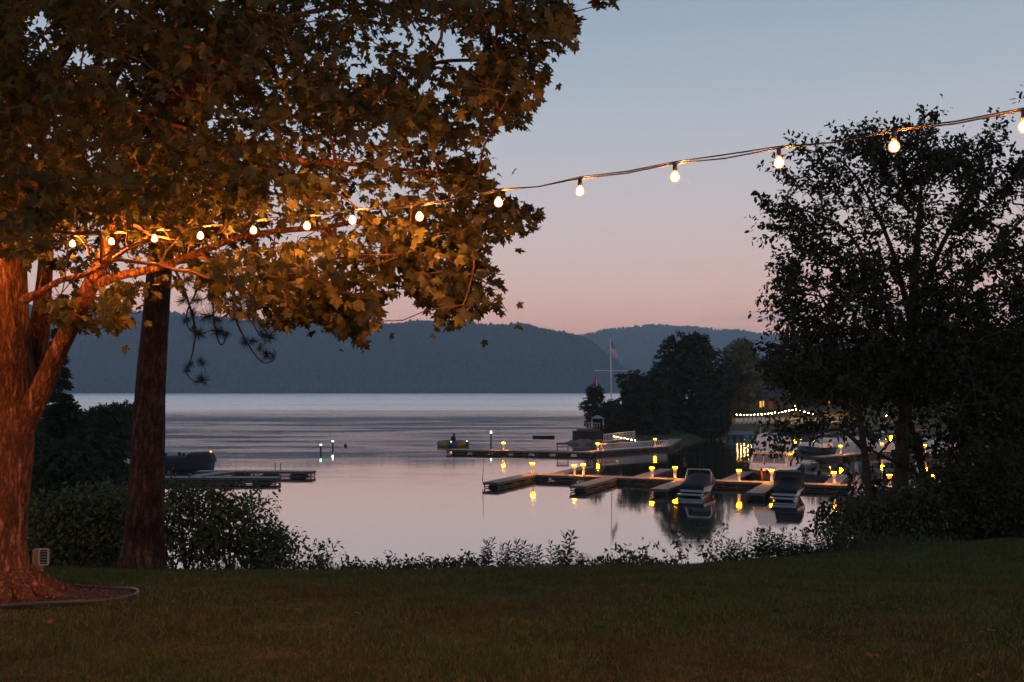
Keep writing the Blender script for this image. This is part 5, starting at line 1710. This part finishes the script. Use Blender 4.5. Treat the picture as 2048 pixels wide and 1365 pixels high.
# cruiser
bf = -Vv
bs = np.cross(bf, ZZ)
bc = uv(19.3, 8.2)
t = thing('cabin_cruiser', 'white cabin cruiser with dark hull and flybridge moored bow to the dock', 'boat', bc)
R = hull_rings(bc, bf, bs, 10.5, 4.0, 1.15, bow=0.4, flare=0.8)
MB().loft(R, True, True, False, True).build('hull', M['black_gel'], t)
k = MB()
k.loft([[r[0], r[6]] for r in R], False, False, False)
for sg in (0, 6):
    k.loft([[r[sg] + (bs if sg == 0 else -bs) * 0.02 + ZZ * 0.06, r[sg] + (bs if sg == 0 else -bs) * 0.03 - ZZ * 0.16] for r in R], False, False, False)
k.build('deck', M['white_gel'], t)
MB().tube([bc + bf * 5.95 + ZZ * 1.42, bc + bf * 5.4 + ZZ * 0.35], [0.06, 0.05], 6).build('painted_stem_light', M['red'], t)  # red colour stands in for the reddish light falling on the stem


def ring4(cx, w, z, d0, d1):
    return [bc + bf * d1 + bs * w + ZZ * z, bc + bf * d1 - bs * w + ZZ * z, bc + bf * d0 - bs * w + ZZ * z, bc + bf * d0 + bs * w + ZZ * z]


MB().loft([ring4(0, 1.62, 1.1, -4.0, 2.0), ring4(0, 1.58, 1.55, -4.0, 1.9), ring4(0, 1.45, 2.5, -4.0, 1.35), ring4(0, 1.42, 2.6, -4.0, 1.3)], True, True).build('cabin', M['white_gel'], t)
for x0, x1 in ((-1.4, -0.52), (-0.44, 0.44), (0.52, 1.4)):
    p = lambda x, z, k: bc + bs * x * (1 - (z - 1.55) * 0.07) + ZZ * z + bf * (1.93 - (z - 1.55) * 0.58 + k)
    pane = MB().loft([[p(x0, 1.66, .0), p(x1, 1.66, .0), p(x1, 2.4, .0), p(x0, 2.4, .0)], [p(x0, 1.66, .03), p(x1, 1.66, .03), p(x1, 2.4, .03), p(x0, 2.4, .03)]], True, True)
    pane.build('windscreen', M['screen'], t)
for sg in (1, -1):
    for d0, d1 in ((-3.4, -1.9), (-1.75, -0.3), (-0.15, 1.1)):
        q = lambda d, z, k: bc + bs * sg * (1.58 - (z - 1.55) * 0.137 + k) + bf * d + ZZ * z
        MB().loft([[q(d0, 1.7, .0), q(d1, 1.7, .0), q(d1, 2.35, .0), q(d0, 2.35, .0)], [q(d0, 1.7, .02), q(d1, 1.7, .02), q(d1, 2.35, .02), q(d0, 2.35, .02)]], True, True).build('side_window', M['glass'], t)
MB().loft([ring4(0, 1.72, 2.603, -4.3, 1.75), ring4(0, 1.72, 2.7, -4.3, 1.75)], True, True).build('cabin_roof', M['white_gel'], t)
MB().loft([ring4(0, 1.5, 2.703, -3.2, 0.9), ring4(0, 1.38, 3.35, -3.2, 0.55)], True, True).build('flybridge', M['pale_canvas'], t)
MB().loft([ring4(0, 1.34, 3.353, -3.0, 0.5), ring4(0, 1.2, 4.0, -3.0, 0.1), ring4(0, 1.0, 4.1, -2.8, 0.0)], True, True).build('bridge_enclosure', M['pale_canvas'], t)
rl = MB()
pts1 = [r[0] + ZZ * 0.55 for r in R[5:]] ; pts2 = [r[6] + ZZ * 0.55 for r in R[5:]]
rl.tube(pts1, 0.022, 5).tube(pts2, 0.022, 5)
for r in R[5::2]:
    rl.tube([r[0], r[0] + ZZ * 0.55], 0.018, 5).tube([r[6], r[6] + ZZ * 0.55], 0.018, 5)
rl.build('bow_rail', M['steel'], t)
MB().tube([bc - bf * 2.6 + ZZ * 2.7 + bs * 1.45, bc - bf * 2.9 + ZZ * 5.2 + bs * 1.4], [0.025, 0.01], 6).build('antenna', M['white'], t)


# boats farther in, seen through leaves
def pontoon(c, ang, canopy, label, group, dark=False):
    c = np.array(c, float)
    f = np.array((math.cos(ang), math.sin(ang), 0)); s = np.cross(f, ZZ)
    t = thing('motor_boat', label, 'boat', c, group)
    MB().loft(hull_rings(c, f, s, 6.8, 2.5, 0.85), True, True, False, True).build('hull', M['black_gel' if dark else 'white_gel'], t)
    MB().loft([[c + f * a + s * b + ZZ * z for a, b in ((-2.6, -1.05), (1.4, -1.0), (1.4, 1.0), (-2.6, 1.05))] for z in (0.8, 1.35)], True, True).build('cockpit', M['white_gel'], t)
    MB().loft([[c + f * (0.9 - k * 0.5) + s * x + ZZ * (1.353 + k * 0.55) for x in (-0.95, -0.4, 0.4, 0.95)] for k in (0, 1)], False, False, False).build('windscreen', M['glass'], t)
    for a in (-2.2, 0.2):
        for b in (-0.95, 0.95):
            MB().tube([c + f * a + s * b + ZZ * 1.353, c + f * a + s * b * 0.95 + ZZ * 2.4], 0.025, 5).build('canopy_pole', M['steel'], t)
    MB().loft([[c + f * a + s * b + ZZ * (2.4 + z) for b, z in ((-1.1, 0), (-0.6, 0.16), (0, 0.2), (0.6, 0.16), (1.1, 0))] for a in (-2.5, -1, 0.5)], False, False, False).build('canopy', M[canopy], t)
    return t


gbt = 'boats berthed behind the white cruiser'
for px_, Y, an, cv, lb, dk in ((1622, 128, 2.0, 'pale_canvas', 'dark hulled boat with pale top right of the cruiser', True), (1668, 140, 1.9, 'sky_blue', 'white boat with pale blue canopy seen through the leaning tree', False), (1712, 145, 1.85, 'teal', 'white boat with teal canopy seen through the leaves', False), (1752, 133, 1.9, 'pale_canvas', 'white boat with pale canopy near the right tree trunks', False), (1830, 140, 1.9, 'red', 'white boat with red canopy deep in the right foliage', False), (1900, 128, 1.9, 'teal', 'farthest right white boat behind the dense bank tree', False)):
    X = (px_ - 1024) / F * Y
    pontoon((X, Y, W), an, cv, lb, gbt, dk)

# covered boat by the left dock
lc_ = np.array((-33.2, 100.5, W))
t = thing('covered_boat', 'boat under a dark cover moored behind the left dock by the pine', 'boat', lc_)
f = np.array((1.0, 0.03, 0)); f /= np.linalg.norm(f); s = np.cross(f, ZZ)
MB().loft(hull_rings(lc_, f, s, 6.4, 2.6, 0.8, bow=0.15), True, True, False, True).build('hull', M['black_gel'], t)
cv = []
for a, z, w in ((-3.1, 1.1, 1.15), (-2.0, 1.35, 1.2), (-0.6, 1.4, 1.2), (0.6, 1.42, 1.2), (0.9, 1.72, 1.15), (2.6, 1.78, 1.12), (3.0, 1.6, 1.05), (3.25, 1.1, 0.95)):
    p = lc_ + f * a
    cv.append([p + s * w + ZZ * 0.75, p + s * w + ZZ * (z - 0.15), p + s * w * 0.6 + ZZ * z, p - s * w * 0.6 + ZZ * (z + 0.03), p - s * w + ZZ * (z - 0.15), p - s * w + ZZ * 0.75])
MB().loft(cv, True, True, False).build('cover', M['canvas'], t)
k = MB()
for a, h in ((-1.6, 0.3), (-0.2, 0.42), (0.2, 0.3), (2.0, 0.25)):
    k.box(lc_ + f * a + ZZ * (1.38 + h / 2), (0.22, 0.3, h), bev=0.04)
k.build('seat_backs', M['canvas'], t)

# pedal boats drawn up on the beach
def pedal_boat(c, rot, label, cm):
    c = np.array(c, float)
    t = thing('pedal_boat', label, 'pedal boat', c, 'pedal boats on the far beach')
    f = np.array((math.cos(rot), math.sin(rot), 0)); s = np.cross(f, ZZ)
    for sg in (-1, 1):
        MB().loft(hull_rings(c + s * sg * 0.55, f, s, 2.6, 0.5, 0.5), True, True, False, True).build('float', M[cm], t)
    MB().box(c + f * -0.3 + ZZ * 0.6, (1.2, 1.3, 0.2), (f, s, ZZ), 0.05).build('seat', M['sky_blue'], t)
    MB().box(c - f * 0.85 + ZZ * 0.92, (0.14, 1.3, 0.44), (f, s, ZZ), 0.05).build('backrest', M['sky_blue'], t)
    return t


for i, (px_, lb) in enumerate(((1462, 'blue pedal boat on the far beach, left end of the row'), (1474, 'blue pedal boat second from the left on the far beach'), (1486, 'pale blue pedal boat second from the right on the far beach'), (1497, 'pale blue pedal boat at the right end of the beach row'))):
    Y = 166.5
    X = (px_ - 1024) / F * Y
    z = float(point_z(np.array(X), np.array(Y)))
    pedal_boat((X, Y, max(z, W) + 0.1), 1.35, lb, 'blue' if i < 2 else 'sky_blue')

# ------------------------------------------------------------------ far lawn: chairs, lamp strings, house
def lounge(p):
    k = MB()
    for dx in (-0.27, 0.27):
        for dy in (-0.25, 0.3):
            k.box(p + (dx, dy, 0.18), (0.06, 0.06, 0.37))
        k.box(p + (dx * 1.2, 0, 0.56), (0.1, 0.75, 0.04))
    k.box(p + (0, 0, 0.38), (0.56, 0.6, 0.05))
    k.box(p + (0, 0.32, 0.72), (0.56, 0.06, 0.72), ((1, 0, 0), (0, 0.95, 0.3), (0, -0.3, 0.95)))
    return k


CY = 186.0
ch0 = None
for i in range(26):
    px_ = 1474 + i * 8.7
    X = (px_ - 1024) / F * CY
    z = float(point_z(np.array(X), np.array(CY)))
    if ch0 is None:
        ch0 = lounge(np.zeros(3)).build('lawn_chair', M['white'])
        tag(ch0, 'white lawn chair in the long row below the far lamp string', 'chair', 'white chairs in a row on the far lawn')
        c_ = ch0
    else:
        c_ = ch0.copy(); col.objects.link(c_)
    c_.location = (X, CY, z)
    c_.rotation_euler.z = random.uniform(-0.1, 0.1)


def lamp_string(label, pts, n, sag, posts, r=0.085):
    pts = [np.array(p, float) for p in pts]
    t = thing('far_string_light', label, 'string light', pts[0], 'lamp strings on the far shore')
    c_ = MB(); line = []
    for a, b in zip(pts[:-1], pts[1:]):
        for q in np.linspace(0, 1, 9):
            line.append(a + (b - a) * q - ZZ * sag * 4 * q * (1 - q))
    c_.tube(line, 0.015, 4).build('cord', M['cable'], t)
    line = np.array(line)
    for i in range(n):
        q = i / (n - 1) * (len(line) - 1); k = min(int(q), len(line) - 2)
        p = line[k] + (line[k + 1] - line[k]) * (q - k)
        MB().lathe(p, [(r * 0.35, -0.01), (r, -r), (r * 0.8, -r * 1.8), (r * 0.2, -r * 2.1)], 6).build('bulb', M['far_bulb'], t)
    return t


lamp_string('sagging far string of tiny bulbs above the white chairs', [P(1474, 829, 192), P(1592, 818, 192)], 18, 0.35, None)
lamp_string('far string of tiny bulbs rising right of its pole', [P(1592, 818, 192), P(1634, 829, 190)], 6, 0.1, None)
lamp_string('far string of bulbs glimpsed through the middle of the right foliage', [P(1760, 830, 188), P(1822, 832, 188)], 6, 0.1, None)
lamp_string('far string of bulbs glimpsed at the right edge through foliage', [P(1960, 826, 188), P(2018, 824, 188)], 6, 0.1, None)
lamp_string('far string of bulbs low behind the leaning tree over the chairs', [P(1640, 836, 190), P(1745, 842, 190)], 10, 0.3, None)
lamp_string('few white bulbs strung dimly under the trees of the point', [P(1362, 827, 186), P(1450, 828, 186)], 3, 0.1, None, 0.06)
lamp_string('short string of white bulbs on the railing by the ramp', [P(1228, 872, 143.5), P(1270, 880, 143.5)], 7, 0.02, None, 0.05)
lamp_string('two stacked bulbs low on the flagpole', [P(1221, 845, 159.6), P(1221, 856, 159.6)], 2, 0.0, None, 0.07)
b = P(1586, 848, 192); b[2] = float(point_z(np.array(b[0]), np.array(192.0)))
t = thing('lamp_pole', 'wooden pole carrying the far lamp strings with a bright lamp', 'lamp post', b)
e = P(1586, 815, 192)
MB().tube([b - (0, 0, .3), e], [0.09, 0.07], 8).build('pole', M['post'], t)
MB().lathe(e + (0.3, 0, 0.0), [(0.1, -0.1), (0.2, 0.05), (0.16, 0.3), (0.05, 0.4)], 8).build('lamp', M['flame'], t)
for px_, py_, Y, lb in ((1658, 799, 200, 'bright lamp on a pole high behind the leaning tree'), (1782, 875, 170, 'lamp on a pole glimpsed low between the right trunks')):
    e = P(px_, py_, Y); g0 = float(point_z(np.array(e[0]), np.array(Y)))
    t = thing('lamp_pole', lb, 'lamp post', (e[0], Y, g0))
    MB().tube([(e[0], Y, g0 - 0.3), e - (0, 0, 0.16)], 0.06, 8).build('pole', M['dark_metal'], t)
    MB().lathe(e, [(0.1, -0.15), (0.2, 0.0), (0.18, 0.16), (0.05, 0.24)], 8).build('lamp', M['flame'], t)

hb = np.array(((1523 - 1024) / F * 232, 232.0, 0.0)); hb[2] = float(point_z(np.array(hb[0]), np.array(232.0))) - 0.2
house = thing('lakeside_house', 'dark house with two yellow lit windows among trees on the point', 'house', hb)
MB().box(hb + (0, 4, 1.7), (13, 8, 3.4)).build('wall', M['sidewall'], house)
MB().loft([[hb + (x * 7.2, 4 + y, 3.4 + z) for y, z in ((-4.8, -0.05), (0, 2.6), (4.8, -0.05), (4.8, -0.25), (0, 2.4), (-4.8, -0.25))] for x in (-1, 1)], True, True).build('roof', M['shingle'], house)
MB().box(hb + (-4.3, -0.45, 1.9), (1.0, 0.8, 4.2), bev=0.04).build('chimney', M['post'], house)
for px_, w_, h_ in ((1520, 0.42, 1.7), (1525.5, 0.3, 1.3)):
    X = (px_ - 1024) / F * 232
    fr = MB().box((X, 231.96, hb[2] + 1.75), (w_ + 0.3, 0.06, h_ + 0.3), bev=0.01).build('window', M['post'], house)
    MB().box((X, 231.9, hb[2] + 1.75), (w_, 0.04, h_)).build('pane', M['lit_window'], fr)
MB().box((hb[0] + 2.0, 231.95, hb[2] + 1.25), (1.0, 0.08, 2.1), bev=0.01).build('door', M['post'], house)

# ------------------------------------------------------------------ evening haze over the lake
hz = MB().box((0, 4300, 180), (18600, 9700, 390))
hz.v = [(x, y, max(z, W - 4.0)) for x, y, z in hz.v]
hm = bpy.data.materials.new('haze')
hm.use_nodes = True
t = hm.node_tree
t.nodes.clear()
o = t.nodes.new('ShaderNodeOutputMaterial')
pv = t.nodes.new('ShaderNodeVolumePrincipled')
pv.inputs['Color'].default_value = (0.62, 0.79, 0.92, 1)
pv.inputs['Density'].default_value = 1.6e-4
pv.inputs['Anisotropy'].default_value = 0.0
t.links.new(pv.outputs[0], o.inputs['Volume'])
hz = hz.build('haze', hm)
tag(hz, 'thin bluish evening haze over the lake and hills', 'haze', kind='stuff')
